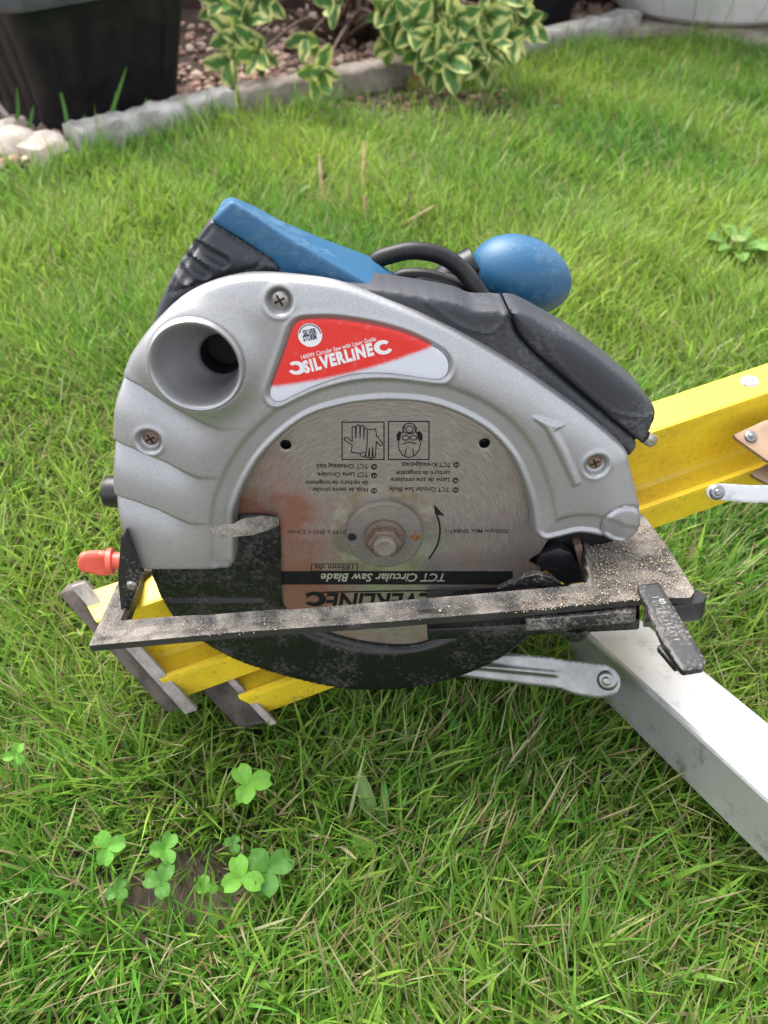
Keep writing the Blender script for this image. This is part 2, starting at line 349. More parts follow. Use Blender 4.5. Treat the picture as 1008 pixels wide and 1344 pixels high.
# ================================================================== SETTING
def sheet(name, pts, z, m):
    o = mk(name, [(p[0], p[1], z) for p in pts], [tuple(range(len(pts)))], m, None, False); o['kind'] = 'structure'; return o
sheet('ground', [(-60, -60), (60, -60), (60, 60), (-60, 60)], 0.0, 'lawn_soil')
KB = np.array([gnd(-60, 262)[:2], gnd(112, 214)[:2], gnd(318, 158)[:2], gnd(600, 104)[:2], gnd(838, 44)[:2]])   # line of the edging
bed = list(KB)+[np.array([KB[-1][0]+0.1, KB[-1][1]+0.05]), np.array([1.5, 4.0]), np.array([-3, 4.0]), np.array([-3, KB[0][1]-0.2])]
sheet('flower_bed', bed, 0.004, 'bed_soil')
pathp = [gnd(800, 52), gnd(880, 46), gnd(936, 62), gnd(1008, 76), gnd(1200, 110), np.array([3.2, 2.6, 0]), np.array([3.2, 3.6, 0]), np.array([1.0, 3.6, 0])]
path = prism('path', [(p[0], p[1], -0.03) for p in pathp], [(p[0], p[1], 0.02) for p in pathp], 'old_concrete', None, 0.004); path['kind'] = 'structure'

# concrete edging stones, each a thing
def edging(a, b, hgt, wid, m, label, seed):
    a = np.array([*a, 0.]); b = np.array([*b, 0.]); d = nrm(b-a); q = np.array([-d[1], d[0], 0]); L = np.linalg.norm(b-a); r = np.random.default_rng(seed)
    n = 26; V = []; Fc = []
    prof = [(0, -0.03), (0, hgt*0.45), (0.001, hgt*0.85), (0.006, hgt*0.97), (0.014, hgt), (wid*0.5, hgt*1.01), (wid-0.012, hgt), (wid-0.003, hgt*0.93), (wid, hgt*0.6), (wid, -0.03)]
    for i in range(n+1):
        s = L*i/n
        for (x, z) in prof: V.append(a+d*s+q*(x+r.normal(0, 0.0019))+np.array([0, 0, z+r.normal(0, 0.0019)]))
    k = len(prof)
    for i in range(n):
        for j in range(k-1): Fc.append((i*k+j, (i+1)*k+j, (i+1)*k+j+1, i*k+j+1))
    Fc += [tuple(range(k)), tuple(n*k+j for j in range(k))]
    o = mk('edging_stone', V, Fc, m, None, True, 60); o['label'] = label; o['category'] = 'edging stone'; o['group'] = 'edging between bed and lawn'
g = 0.006
def kk(i, j, t): return KB[i]*(1-t)+KB[j]*t
edging(KB[1], kk(1, 2, 0.985), 0.050, 0.055, 'concrete', 'pale concrete edging stone in front of the big black planter', 1)
edging(KB[2]+np.array([0.0, 0.006]), kk(2, 3, 0.99)+np.array([0, 0.004]), 0.048, 0.055, 'old_concrete', 'brownish concrete edging stone below the variegated shrub', 2)
edging(KB[3], kk(3, 4, 1.0), 0.045, 0.055, 'concrete', 'grey concrete edging stone running from the shrub to the path', 3)

def blob(name, c, rad, m, seed, label=None, cat=None, group=None, sub=3, flatz=0.6):
    bm = bmesh.new(); bmesh.ops.create_icosphere(bm, subdivisions=sub, radius=1); r = np.random.default_rng(seed)
    ax = [nrm(r.normal(size=3)) for _ in range(9)]; cut = r.uniform(0.62, 0.92, 9)
    for v in bm.verts:
        p = np.array(v.co)
        for a, k in zip(ax, cut):
            t = p@a
            if t > k: p = p-a*(t-k)
        p = p+r.normal(0, 0.02, 3)
        v.co = Vector((p[0]*rad, p[1]*rad*r.uniform(0.98, 1.02), p[2]*rad*flatz))
    me = bpy.data.meshes.new(name); bm.to_mesh(me); bm.free()
    o = fin(name, me, m, None, True, 28); o.location = c; o.rotation_euler = (0, 0, r.uniform(0, 6))
    if label: o['label'] = label; o['category'] = cat
    if group: o['group'] = group
    return o
for i, (px, py, r, lb) in enumerate([(62, 212, 0.050, 'cream stone lump at the corner of the edging and lawn'), (18, 206, 0.052, 'pale stone lump lying against the planter side, lower one'),
        (22, 178, 0.034, 'small tan stone between planter and pale lumps'), (8, 150, 0.030, 'small brown stone tucked against the planter wall'), (95, 205, 0.026, 'little grey stone chip at the end of the edging')]):
    p = gnd(px, py); blob('rubble_stone', (p[0], p[1], r*0.3), r, 'rubble', 40+i, lb, 'stone', 'loose stones by the planter')

# gravel in the bed (uncountable)
def scatter_blobs(name, pts, rads, cols, m, seed, kind='stuff', parent=None):
    r = np.random.default_rng(seed); bm = bmesh.new(); bmesh.ops.create_icosphere(bm, subdivisions=1, radius=1)
    base = np.array([v.co[:] for v in bm.verts]); fc = np.array([[v.index for v in f.verts] for f in bm.faces]); bm.free()
    n = len(pts); nv = len(base); V = np.empty((n, nv, 3))
    for i in range(n):
        s = r.uniform(0.6, 1.15, 3)*[1, 1, 0.7]; q = base*(1+r.normal(0, 0.10, (nv, 1)))*s; a = r.uniform(0, 6.28); ca, sa = math.cos(a), math.sin(a)
        V[i] = np.c_[q[:, 0]*ca-q[:, 1]*sa, q[:, 0]*sa+q[:, 1]*ca, q[:, 2]]*rads[i]+pts[i]
    Fc = (fc[None]+np.arange(n)[:, None, None]*nv).reshape(-1, 3)
    me = bpy.data.meshes.new(name); me.from_pydata(V.reshape(-1, 3).tolist(), [], Fc.tolist())
    ca = me.color_attributes.new('tint', 'FLOAT_COLOR', 'POINT'); cc = np.repeat(np.c_[cols, np.ones(n)], nv, 0); ca.data.foreach_set('color', cc.ravel().astype(np.float32))
    o = fin(name, me, m, parent, True, 40); 
    if kind: o['kind'] = kind
    return o
def kerb_y(x): return np.interp(x, KB[:, 0], KB[:, 1])
gp = []
for _ in range(9000):
    x = rng.uniform(-1.0, 0.9); y = kerb_y(x)+0.05+rng.exponential(0.22)
    if y < 2.5: gp.append((x, y))
gp = np.array(gp)[:4200]; n = len(gp); rr = rng.uniform(0.006, 0.0135, n)
tone = rng.uniform(0, 1, (n, 1)); pal = np.array([[0.30, 0.20, 0.15], [0.42, 0.32, 0.25], [0.20, 0.13, 0.10], [0.36, 0.22, 0.17]])[rng.integers(0, 4, n)]
scatter_blobs('gravel', np.c_[gp, 0.004+rr*0.35+rng.uniform(0, 0.010, n)], rr, pal*(0.95+0.55*tone), 'pebbles', 3)
gp = []
for _ in range(420):
    p = gnd(rng.uniform(385, 745), rng.uniform(108, 182)); 
    if p[1] < kerb_y(p[0])-0.01: gp.append(p[:2])
gp = np.array(gp); n = len(gp); rr = rng.uniform(0.003, 0.010, n)
pal = np.array([[0.20, 0.12, 0.08], [0.30, 0.19, 0.13], [0.10, 0.06, 0.045]])[rng.integers(0, 3, n)]
scatter_blobs('loose_grit', np.c_[gp, rr*0.4], rr, pal, 'pebbles', 4)

# big square black planter
def planter():
    c0 = gnd(78, 186); c1 = gnd(212, 150); ex = nrm((c1-c0)*[1, 1, 0]); ey = np.array([-ex[1], ex[0], 0]); L = 0.25; Ht = 0.205; fl = 0.035
    t = thing('planter', c0+(ex+ey)*L/2, 'big square black plastic planter with fluted sides', 'planter')
    ctr = c0+(ex+ey)*L/2
    def loop(hw, z, n=6, r=0.03, flute=0):
        P = []
        for sx, sy, a0 in ((1, 1, 0), (-1, 1, 90), (-1, -1, 180), (1, -1, 270)):
            for k in range(n+1):
                a = math.radians(a0+90*k/n); P.append(((hw-r)*sx+r*math.cos(a), (hw-r)*sy+r*math.sin(a)))
        out = []
        m = len(P)
        for i in range(m):
            p, q = np.array(P[i]), np.array(P[(i+1) % m]); d = np.linalg.norm(q-p); out.append(p)
            if d > 0.05:
                nn = nrm([(q-p)[1], -(q-p)[0]])
                for s in np.linspace(0.04, 0.96, 47):
                    f = flute*max(0, math.sin(2*math.pi*s*4.5))**0.6*(1 if 0.05 < s < 0.95 else 0); out.append(p+(q-p)*s-nn*f)
        return [ctr+ex*a+ey*b+np.array([0, 0, z]) for a, b in out]
    zs = [(0.0, 0), (0.012, 0), (0.03, 0), (0.05, 0.0045), (0.09, 0.005), (0.14, 0.005), (0.160, 0.0045), (0.172, 0), (Ht, 0)]
    loops = [loop(L/2+fl*z/Ht, z, flute=f) for z, f in zs]; V = sum(loops, []); k = len(loops[0]); Fc = []
    for i in range(len(loops)-1):
        for j in range(k): Fc.append((i*k+j, i*k+(j+1) % k, (i+1)*k+(j+1) % k, (i+1)*k+j))
    Fc.append(tuple(range(k))[::-1]); mk('wall', V, Fc, 'black_pot', t)
    ls = [loop(L/2+fl+a, Ht+z) for a, z in ((-0.002, -0.006), (0.012, -0.006), (0.016, 0), (0.016, 0.016), (0.010, 0.021), (-0.008, 0.021), (-0.012, 0.01), (-0.012, -0.02))]
    V = sum(ls, []); Fc = []
    for i in range(len(ls)-1):
        for j in range(k): Fc.append((i*k+j, i*k+(j+1) % k, (i+1)*k+(j+1) % k, (i+1)*k+j))
    mk('rim', V, Fc, 'pot_rim', t)
    s = loop(L/2+fl-0.012, Ht-0.015); mk('compost', s, [tuple(range(k))], 'bed_soil', t)
planter()
p = gnd(705, 52)
t = thing('flower_pot', p, 'round dark grey flower pot behind the variegated shrub', 'pot')
pc = p+np.array([-0.01, 0.12, 0])
lathe('wall', pc, (0, 0, 1), [(0.095, 0.0), (0.10, 0.004), (0.128, 0.19), (0.122, 0.19), (0.10, 0.03)], 'black_pot', t, 40)
lathe('rim', pc, (0, 0, 1), [(0.122, 0.185), (0.136, 0.186), (0.138, 0.21), (0.120, 0.212), (0.118, 0.186)], 'pot_rim', t, 40)
# white tub on the path
t = thing('white_tub', gnd(950, 36), 'large white tub with moulded panels standing on the path', 'tub')
tc_ = gnd(955, 38, 0.02)+np.array([0.02, 0.23, 0])
NP = 22
loops = []
for r_, z_ in ((0.205, 0.0), (0.225, 0.004), (0.245, 0.016), (0.33, 0.14), (0.41, 0.34)):
    lp = []
    for k in range(NP):
        for s in (0.03, 0.5, 0.97):
            a = 2*math.pi*(k+s)/NP; lp.append(tc_+np.array([r_*math.cos(a), r_*math.sin(a), z_]))
        a = 2*math.pi*(k+1)/NP; q = r_-0.004; lp.append(tc_+np.array([q*math.cos(a), q*math.sin(a), z_]))
    loops.append(lp)
V = sum(loops, []); k = len(loops[0]); Fc = [(i*k+j, i*k+(j+1) % k, (i+1)*k+(j+1) % k, (i+1)*k+j) for i in range(4) for j in range(k)]+[tuple(range(k))[::-1]]
mk('wall', V, Fc, 'white_tub', t, True, 20)
lathe('rim', tc_, (0, 0, 1), [(0.40, 0.338), (0.425, 0.34), (0.43, 0.36), (0.40, 0.362), (0.395, 0.34)], 'white_tub', t, 66)
# dark timber fence behind the bed
t = thing('timber_fence', (0, 2.42, 0), 'dark brown boarded timber fence behind the flower bed', 'fence')
for i in range(24):
    x = -1.95+i*0.135; bo = prism('board', [(x, 2.40+0.004*(i % 2), 0.0), (x+0.128, 2.40+0.004*(i % 2), 0.0), (x+0.128, 2.42, 0.0), (x, 2.42, 0.0)],
        [(x, 2.40+0.004*(i % 2), 1.2), (x+0.128, 2.40+0.004*(i % 2), 1.2), (x+0.128, 2.42, 1.2), (x, 2.42, 1.2)], 'dark_timber', t, 0.003)
for z in (0.2, 1.0):
    prism('rail', [(-1.95, 2.421, z), (1.29, 2.421, z), (1.29, 2.46, z), (-1.95, 2.46, z)], [(-1.95, 2.421, z+0.06), (1.29, 2.421, z+0.06), (1.29, 2.46, z+0.06), (-1.95, 2.46, z+0.06)], 'dark_timber', t, 0.003)

# variegated evergreen shrub
def leaf_mesh(name, L, W, fold, curl, seed, c_in, c_out):
    r = np.random.default_rng(seed); nu, nv = 9, 7; V = []; col = []; Fc = []
    blot = r.uniform(0.38, 0.66)
    for i in range(nu):
        s = i/(nu-1); wd = W*0.5*max(0.0, 1-abs(2*(s*0.97+0.03)**0.9-1)**2.2)**0.62
        if i == nu-1: wd = W*0.01
        for j in range(nv):
            a = j/(nv-1)*2-1; x = wd*a; z = abs(a)*wd*fold-curl*L*s*s+0.008*L*math.sin(9*s+3*a)
            V.append((x, L*s, z))
            e = abs(a)+0.22*math.sin(7*s+seed+2*a); k = np.clip((e-blot)/0.14, 0, 1); vein = 1.12 if j == nv//2 else 1
            c = np.array(c_in)*vein*(1-k)+np.array(c_out)*k; col.append((*(c*r.uniform(0.9, 1.1)), 1))
    for i in range(nu-1):
        for j in range(nv-1): Fc.append((i*nv+j, i*nv+j+1, (i+1)*nv+j+1, (i+1)*nv+j))
    me = bpy.data.meshes.new(name); me.from_pydata(V, [], Fc); ca = me.color_attributes.new('tint', 'FLOAT_COLOR', 'POINT')
    ca.data.foreach_set('color', np.array(col, np.float32).ravel()); me.materials.append(MATS['tinted_leaf'])
    me.polygons.foreach_set('use_smooth', [True]*len(me.polygons)); return me
GI, GO = (0.065, 0.15, 0.04), (0.50, 0.52, 0.20)
LM = [leaf_mesh('leaf', 0.060, 0.030, 0.22, 0.22, s, GI, GO) for s in range(4)]+[leaf_mesh('leaf', 0.052, 0.027, 0.3, 0.1, s, (0.09, 0.19, 0.045), (0.44, 0.46, 0.12)) for s in (5, 6)]
LM += [leaf_mesh('leaf', 0.045, 0.02, 0.3, 0.3, 9, (0.045, 0.10, 0.03), (0.07, 0.15, 0.035))]
sb = gnd(455, 58)
shrub = thing('variegated_shrub', sb, 'evergreen shrub with cream edged green leaves growing in the gravel bed', 'shrub')
wh = []
for px, py, t_, k in [(312, 48, 1.46, 10), (338, 72, 1.44, 8), (300, 82, 1.45, 5), (290, 6, 1.50, 6), (345, 2, 1.50, 6), (420, 98, 1.38, 7), (402, 52, 1.52, 4), (436, 6, 1.55, 4),
        (505, 15, 1.46, 9), (545, 35, 1.42, 10), (580, 12, 1.42, 10), (610, 50, 1.40, 11), (590, 80, 1.39, 8), (560, 70, 1.42, 8), (640, 22, 1.42, 10), (665, 48, 1.44, 9), (680, 8, 1.46, 8), (630, 75, 1.42, 7), (515, 48, 1.50, 6),
        (648, -8, 1.44, 8), (560, -15, 1.44, 8), (530, 5, 1.43, 8), (600, 28, 1.39, 9), (690, 30, 1.46, 7), (645, 60, 1.40, 8), (575, 52, 1.39, 8), (320, 20, 1.48, 7)]:
    wh.append((at(px, py, t_), k))
for _ in range(7):
    a = rng.uniform(0, 6.28); q = rng.uniform(0.1, 0.3)
    wh.append((sb+np.array([0.05+q*math.cos(a), -0.12+q*0.6*math.sin(a), rng.uniform(0.30, 0.5)]), 8))
lc = 0
for i, (c, k) in enumerate(wh):
    c = np.array(c); base = sb+np.array([rng.uniform(-0.05, 0.05), rng.uniform(-0.03, 0.03), 0])
    mid = (base*0.45+c*0.55)+np.array([rng.uniform(-0.03, 0.03), 0.03, 0.05]); end = c+nrm(c-mid)*0.0
    tube('stem', [base, mid, end], [0.006, 0.004, 0.002], 'bark', shrub, 6, 5)
    ax = nrm(nrm(c-mid)*0.45+np.array([0, -0.55, 0.25])+rng.normal(0, 0.22, 3)); u = nrm(np.cross(ax, (0.2, 0.3, 0.9))); v = np.cross(ax, u); ph = rng.uniform(0, 6)
    for j in range(k):
        a = ph+j*2.4; sp = 0.35+0.75*(j/k); d = nrm(ax*math.cos(sp)+(u*math.cos(a)+v*math.sin(a))*math.sin(sp)+np.array([0, 0, -0.15]))
        zz = nrm(ax-d*(ax@d)+np.array([0, -0.2, 0.5])*0.5); xx = nrm(np.cross(d, zz)); zz = np.cross(xx, d)
        o = bpy.data.objects.new('leaf', LM[min(6, int(rng.choice(7, p=[.2, .2, .2, .14, .1, .1, .06])))]); C.objects.link(o); o.parent = shrub
        s = rng.uniform(0.68, 1.12); pos = c-ax*0.018*(j/k)*2-sb
        o.matrix_local = Matrix(((xx[0]*s, d[0]*s, zz[0]*s, pos[0]), (xx[1]*s, d[1]*s, zz[1]*s, pos[1]), (xx[2]*s, d[2]*s, zz[2]*s, pos[2]), (0, 0, 0, 1))); lc += 1

# ------------------------------------------------------------------ lawn
CLV = [(326, 1030), (142, 1112), (216, 1115), (212, 1158), (268, 1166), (318, 1152), (352, 1142), (20, 992)]      # clovers grow where the sward is thin
def grass(name, N, seed):
    r = np.random.default_rng(seed)
    # root positions with density falling with distance
    y = np.concatenate([r.uniform(0.02, 0.72, int(N*0.34)), r.uniform(0.72, 1.15, int(N*0.26)), r.uniform(1.15, 2.05, int(N*0.40))]); hw = 0.34+0.56*y
    x = r.uniform(-1, 1, len(y))*hw
    lim = np.where(x < KB[-1][0], np.interp(x, KB[:, 0], KB[:, 1]), np.interp(x, [p[0] for p in pathp[:5]], [p[1] for p in pathp[:5]]))
    keep = y < lim-0.006
    b1 = gnd(565, 142); b2 = gnd(250, 1165); b3 = gnd(330, 870); b4 = gnd(420, 140)
    pn = lambda x, y, s, o: np.sin(x*s+o)*np.sin(y*s*1.1+o*1.7)+0.5*np.sin(x*s*2.3+y*s*1.7+o*3)
    keep &= r.uniform(0, 1, len(x)) > np.exp(-(((x-b1[0])/0.24)**2+((y-b1[1])/0.13)**2)**2)*0.93
    keep &= r.uniform(0, 1, len(x)) > np.exp(-(((x-b4[0])/0.15)**2+((y-b4[1])/0.03)**2))*0.6
    keep &= r.uniform(0, 1, len(x)) > np.exp(-(((x-b2[0])/0.048)**2+((y-b2[1])/0.028)**2)**2)*0.93
    keep &= r.uniform(0, 1, len(x)) > 0.30*(pn(x, y, 30, 1.0) > 0.5)
    x, y, lim = x[keep], y[keep], lim[keep]; n = len(x)
    cv = np.array([gnd(px, py)[:2] for px, py in CLV]); dcl = np.min(np.hypot(x[:, None]-cv[None, :, 0], (y[:, None]-cv[None, :, 1])), 1)
    near = y < 0.72; edge = lim-y
    cl = pn(x, y, 16, 0.3)
    L = r.gamma(6, 0.0048, n)*(0.95+0.22*cl)+0.005; L = np.clip(L, 0.010, 0.065)
    L = np.where(dcl < 0.028, np.minimum(L, 0.028), L)
    tall = (edge < 0.10) & (r.uniform(0, 1, n) < 0.35); L[tall] *= r.uniform(1.1, 1.7, tall.sum())
    straw = r.uniform(0, 1, n) < np.where(near, 0.14, 0.08)
    Wd = r.uniform(0.0009, 0.0022, n)*np.where(r.uniform(0, 1, n) < 0.10, 1.75, 1.0); Wd[y > 1.1] *= 1.25
    flow = 2.5*np.sin(x*9+1)+2.0*np.sin(y*11+2)
    az = np.where(r.uniform(0, 1, n) < 0.4, flow+r.normal(0, 0.7, n), r.uniform(0, 6.283, n))
    lean = np.clip(r.normal(np.where(near, 0.75, 0.62), 0.33, n), 0.03, 1.4); bend = r.uniform(0.1, 1.1, n)
    lean[straw] = r.uniform(1.0, 1.5, straw.sum()); bend[straw] = r.uniform(-0.1, 0.3, straw.sum()); L[straw] *= 0.9; Wd[straw] *= 0.55
    S = [0.0, 0.36, 0.7, 1.0]; P = np.zeros((n, 4, 3)); P[:, 0] = np.c_[x, y, np.where(straw, r.uniform(0.0, 0.016, n), -0.002)]
    d = np.c_[np.cos(az), np.sin(az)]
    for k in range(1, 4):
        th = lean*0.55+bend*(S[k]+S[k-1])*0.5; ds = (S[k]-S[k-1])*L; th = np.minimum(th, 1.75)
        P[:, k, :2] = P[:, k-1, :2]+d*(np.sin(th)*ds)[:, None]; P[:, k, 2] = np.maximum(P[:, k-1, 2]+np.cos(th)*ds, 0.001)
    tw = r.normal(0, 0.5, n); side = np.c_[-np.sin(az)*np.cos(tw), np.cos(az)*np.cos(tw), np.sin(tw)]
    V = np.empty((n, 7, 3))
    for k, ww in ((0, 0.8), (1, 1.0), (2, 0.75)):
        V[:, 2*k] = P[:, k]-side*(Wd*ww/2)[:, None]; V[:, 2*k+1] = P[:, k]+side*(Wd*ww/2)[:, None]
    V[:, 6] = P[:, 3]
    # blade colours: mid green, blue-green, yellow-green, straw
    c = np.empty((n, 3)); yl = np.clip(0.40+0.30*pn(x, y, 7, 2.2)+r.normal(0, 0.22, n)+0.12*np.exp(-(((y-0.95)/0.35)**2)), 0, 1)
    g1, g2 = np.array([0.088, 0.25, 0.025]), np.array([0.33, 0.45, 0.07])
    c = g1*(1-yl[:, None])+g2*yl[:, None]; c *= r.uniform(0.65, 1.3, n)[:, None]
    sc = np.array([[0.46, 0.40, 0.22], [0.36, 0.29, 0.14], [0.24, 0.17, 0.09], [0.44, 0.44, 0.24]])[r.integers(0, 4, n)]*r.uniform(0.6, 1.15, n)[:, None]; c[straw] = sc[straw]
    col = np.repeat(c[:, None, :], 7, 1); tip = r.uniform(0, 1, n) < 0.12; col[tip, 6] = [0.35, 0.28, 0.12]
    col[:, 0:2] = col[:, 0:2]*0.5+np.array([0.26, 0.28, 0.13])*0.5      # pale sheath at the root of each blade
    T = np.array([[0, 1, 3], [0, 3, 2], [2, 3, 5], [2, 5, 4], [4, 5, 6]])
    Fc = (T[None]+np.arange(n)[:, None, None]*7).reshape(-1, 3)
    me = bpy.data.meshes.new(name); me.vertices.add(n*7); me.vertices.foreach_set('co', V.ravel().astype(np.float32))
    nf = len(Fc); me.loops.add(nf*3); me.loops.foreach_set('vertex_index', Fc.ravel().astype(np.int32))
    me.polygons.add(nf); me.polygons.foreach_set('loop_start', np.arange(nf, dtype=np.int32)*3); me.polygons.foreach_set('use_smooth', np.ones(nf, bool))
    me.update(calc_edges=True)
    ca = me.color_attributes.new('tint', 'FLOAT_COLOR', 'POINT'); ca.data.foreach_set('color', np.concatenate([col.reshape(-1, 3), np.ones((n*7, 1))], 1).ravel().astype(np.float32))
    o = fin(name, me, 'grass_blades', None, False); o['kind'] = 'stuff'; o['label'] = 'short green lawn grass with straw and thatch'; o['category'] = 'grass'
grass('lawn_grass', 345000, 11)

# ================================================================== STEPLADDER
lad = thing('stepladder', gnd(345, 945), 'yellow and aluminium folding stepladder lying in the grass under the saw', 'stepladder')
def rail(name, P0, P1, cut, parent, hgt=0.068, bk=0.022, ft=0.024, L1=None):
    D = nrm(P1-P0); L = np.linalg.norm(P1-P0); b = nrm(np.cross(D, (0, 0, 1))); a = np.cross(b, D); a = a if a[2] > 0 else -a
    if b[1] > 0: b = -b
    th = 0.003
    # closed profile (towards viewer b, up a): lip, floor, web, top flange
    prof = [(ft, 0), (ft, 0.020), (ft-0.0005, 0.0225), (ft-0.004, 0.0225), (ft-0.005, 0.019), (ft-0.009, 0.0185), (0.004, 0.0185), (0.001, 0.0205), (0.0, 0.024), (0.0, hgt-0.004), (0.0035, hgt-0.0035), (0.0035, hgt-0.0005),
            (0.002, hgt), (-bk, hgt), (-bk, hgt-th), (-th, hgt-th-0.001), (-th, 0.0165), (0, 0.0155), (ft-th-0.002, 0.0155), (ft-th, 0.0135), (ft-th, 0)]
    A = []; B = []
    for x, z in prof:
        o = b*(x-ft)+a*z; s = -cut*(z/hgt*0.6+(ft-x)/(ft+bk)*0.4); A.append(P0+o+D*s); B.append(P0+o+D*L)
    prism(name, A, B, 'yellow_rail', parent, 0.0, False)
    return D, a, b
A0, A1 = at(240, 915, 0.50), at(1090, 610, 0.56)
D, a_, b_ = rail('rail', A0, A1, 0.034, lad)
def foot(P0, D, a, b, cut, hgt, wid, parent, over=0.004, thk=0.012, sw=0.007):
    # moulded rubber shoe along the slanted end of the rail, with a light metal edge
    o1 = P0+b*over-a*0.004; o2 = P0-b*(wid+over)+a*(hgt+0.004)-D*cut
    e = nrm(o2-o1); q = nrm(np.cross(e, D)); q = q if q@b > 0 else -q
    A = [o1-D*thk, o1+D*0.002, o2+D*0.002, o2-D*thk]
    f = prism('foot', [p-q*0.020 for p in A], [p+q*0.004 for p in A], 'worn_rubber', parent, 0.003)
    A = [o1-e*0.002-D*0.001, o1-e*0.002+D*sw, o2+e*0.002+D*sw, o2+e*0.002-D*0.001]
    prism('edge_strip', [p+q*0.0045 for p in A], [p+q*0.0105 for p in A], 'foot_edge', f, 0.001)
foot(A0, D, a_, b_, 0.034, 0.068, 0.046, lad)
B0, B1 = at(352, 934, 0.515), at(800, 768, 0.52)
D2, a2, b2 = rail('rail', B0, B1, 0.033, lad, hgt=0.042)
foot(B0, D2, a2, b2, 0.033, 0.042, 0.046, lad, thk=0.020, sw=0.004)
# aluminium leg
E1n = at(1008, 1049, 0.40); E1f = at(770, 832, 0.527); dl = nrm(E1f-E1n); bl = nrm(np.cross(dl, (0, 0, 1))); bl = bl if bl[0] > 0 else -bl; al = np.cross(bl, dl); al = al if al[2] > 0 else -al
S0 = E1n-dl*0.16; S1 = E1f+dl*0.02; wl, hl, th = 0.040, 0.040, 0.002
prof = [(0, -hl), (0, -0.0025), (0.0008, -0.0008), (0.0025, 0), (wl-0.0025, 0), (wl-0.0008, -0.0008), (wl, -0.0025), (wl, -hl), (wl-th, -hl), (wl-th, -th), (th, -th), (th, -hl)]
leg = prism('rear_leg', [S0+bl*x+al*z for x, z in prof], [S1+bl*x+al*z for x, z in prof], 'scratched_aluminium', lad, 0.0, False)
def rivet(o, axis, r, parent, m='dull_brace'):
    lathe('rivet', o, axis, [(0, 0.0032*r/0.006), (r*0.3, 0.003*r/0.006), (r*0.42, 0.0026*r/0.006), (r*0.46, 0.0018*r/0.006), (r*0.62, 0.0018*r/0.006), (r*0.85, 0.0012*r/0.006), (r, 0.0), (r, -0.004)], m, parent, 20, 50)
# spreader brace riveted to the leg
fr = Frame(at(797, 893, 0.478), (1, -0.62, 0.02), (0.2, 0.55, 0.83))
br = [(540, 872), (661, 857), (721, 863), (742, 867), (778, 871), (794, 873), (806, 880), (813, 890), (814, 900), (810, 909), (802, 914), (790, 917), (778, 916.6), (754, 912), (730, 904), (608, 889), (540, 887)]
def hbr(u, v, d): return 0.0013*np.exp(-(closest(np.c_[u, v], np.array(fr.tr([(560, 881), (624, 874), (730, 884)])), False)[0]/0.0016)**2)
brace = relief('spreader_brace', fr, fr.tr(br), 0.0, 0.0022, 'dull_brace', lad, 0.0012, hbr, rnd=(0.0008, 0.0006))
u, v = fr.uv(797, 893); rivet(fr.W((u, v, 0.0003))[0], fr.ez, 0.0062, brace)
# far spreader and step
fr2 = Frame(at(948, 647, 0.49), (1, 0.15, 0.1), (0, 0.6, 0.8))
br = [(928, 646), (935, 637), (950, 635), (985, 637), (1008, 637), (1080, 636), (1080, 661), (1008, 660), (985, 660), (950, 657), (934, 655)]
brace2 = relief('spreader_brace', fr2, smooth_loop(fr2.tr(br), 4), 0, 0.0022, 'scratched_aluminium', lad, 0.0015, rnd=(0.0008, 0.0006))
u, v = fr2.uv(941, 646); rivet(fr2.W((u, v, 0.0003))[0], fr2.ez, 0.0048, brace2)
# step tread bolted between the rails
fr3 = Frame(at(985, 590, 0.512), (1, 0.25, 0.12), (0, 0.85, 0.5))
st = fr3.tr([(962, 571), (1003, 552), (1110, 520), (1110, 640), (1008, 604)])
step = relief('step_tread', fr3, st, 0, 0.004, 'brown_step', lad, 0.0025, rnd=(0.001, 0.0006))
u, v = fr3.uv(985, 573); rivet(fr3.W((u, v, 0.0004))[0], fr3.ez, 0.0042, step)
st2 = fr3.tr([(985, 622), (1008, 608), (1110, 646), (1110, 680), (1008, 634)], -0.014)
relief('step_tread', fr3, st2, -0.014, 0.004, 'brown_step', lad, 0.0025, rnd=(0.001, 0.0006))
fr4 = Frame(at(1003, 505, 0.545), (1, 0.25, 0.2), (0, 0.5, 0.87))
relief('corner_bracket', fr4, fr4.tr([(993, 508), (1012, 498), (1110, 470), (1110, 540), (1000, 545)]), 0, 0.003, 'scratched_aluminium', lad, 0.0025)
topq = A0+(A1-A0)*0.885-b_*0.035+a_*0.0685; rivet(topq, a_, 0.006, lad, 'scratched_aluminium')

# ================================================================== CIRCULAR SAW
LEAN = math.radians(12)
vS = np.array([0, math.sin(LEAN), math.cos(LEAN)]); nS = np.array([0, -math.cos(LEAN), math.sin(LEAN)])
Oc = at(505, 692, 0.425); SO = Oc-vS*0.062
S = Frame(SO, (1, 0, 0), vS)
SM = Matrix(((1, 0, 0, SO[0]), (0, vS[1], nS[1], SO[1]), (0, vS[2], nS[2], SO[2]), (0, 0, 0, 1)))
saw = thing('circular_saw', SO, 'blue, black and silver handheld circular saw resting on the stepladder', 'circular saw', M=SM)
WB = -0.015                                    # plane of the blade
BC = S.uv(505, 698, WB); BR = 0.0925
mat('blade_steel', (0.5, 0.49, 0.48), 0.3, 0.8, fn=blade_fn)
def T(pts, w=0.0): return S.tr(pts, w)
def dpoly(pts):                                 # distance function to an open or closed traced line
    A = np.array(pts)
    return lambda u, v, closed=True: closest(np.c_[u, v], A, closed)[0]
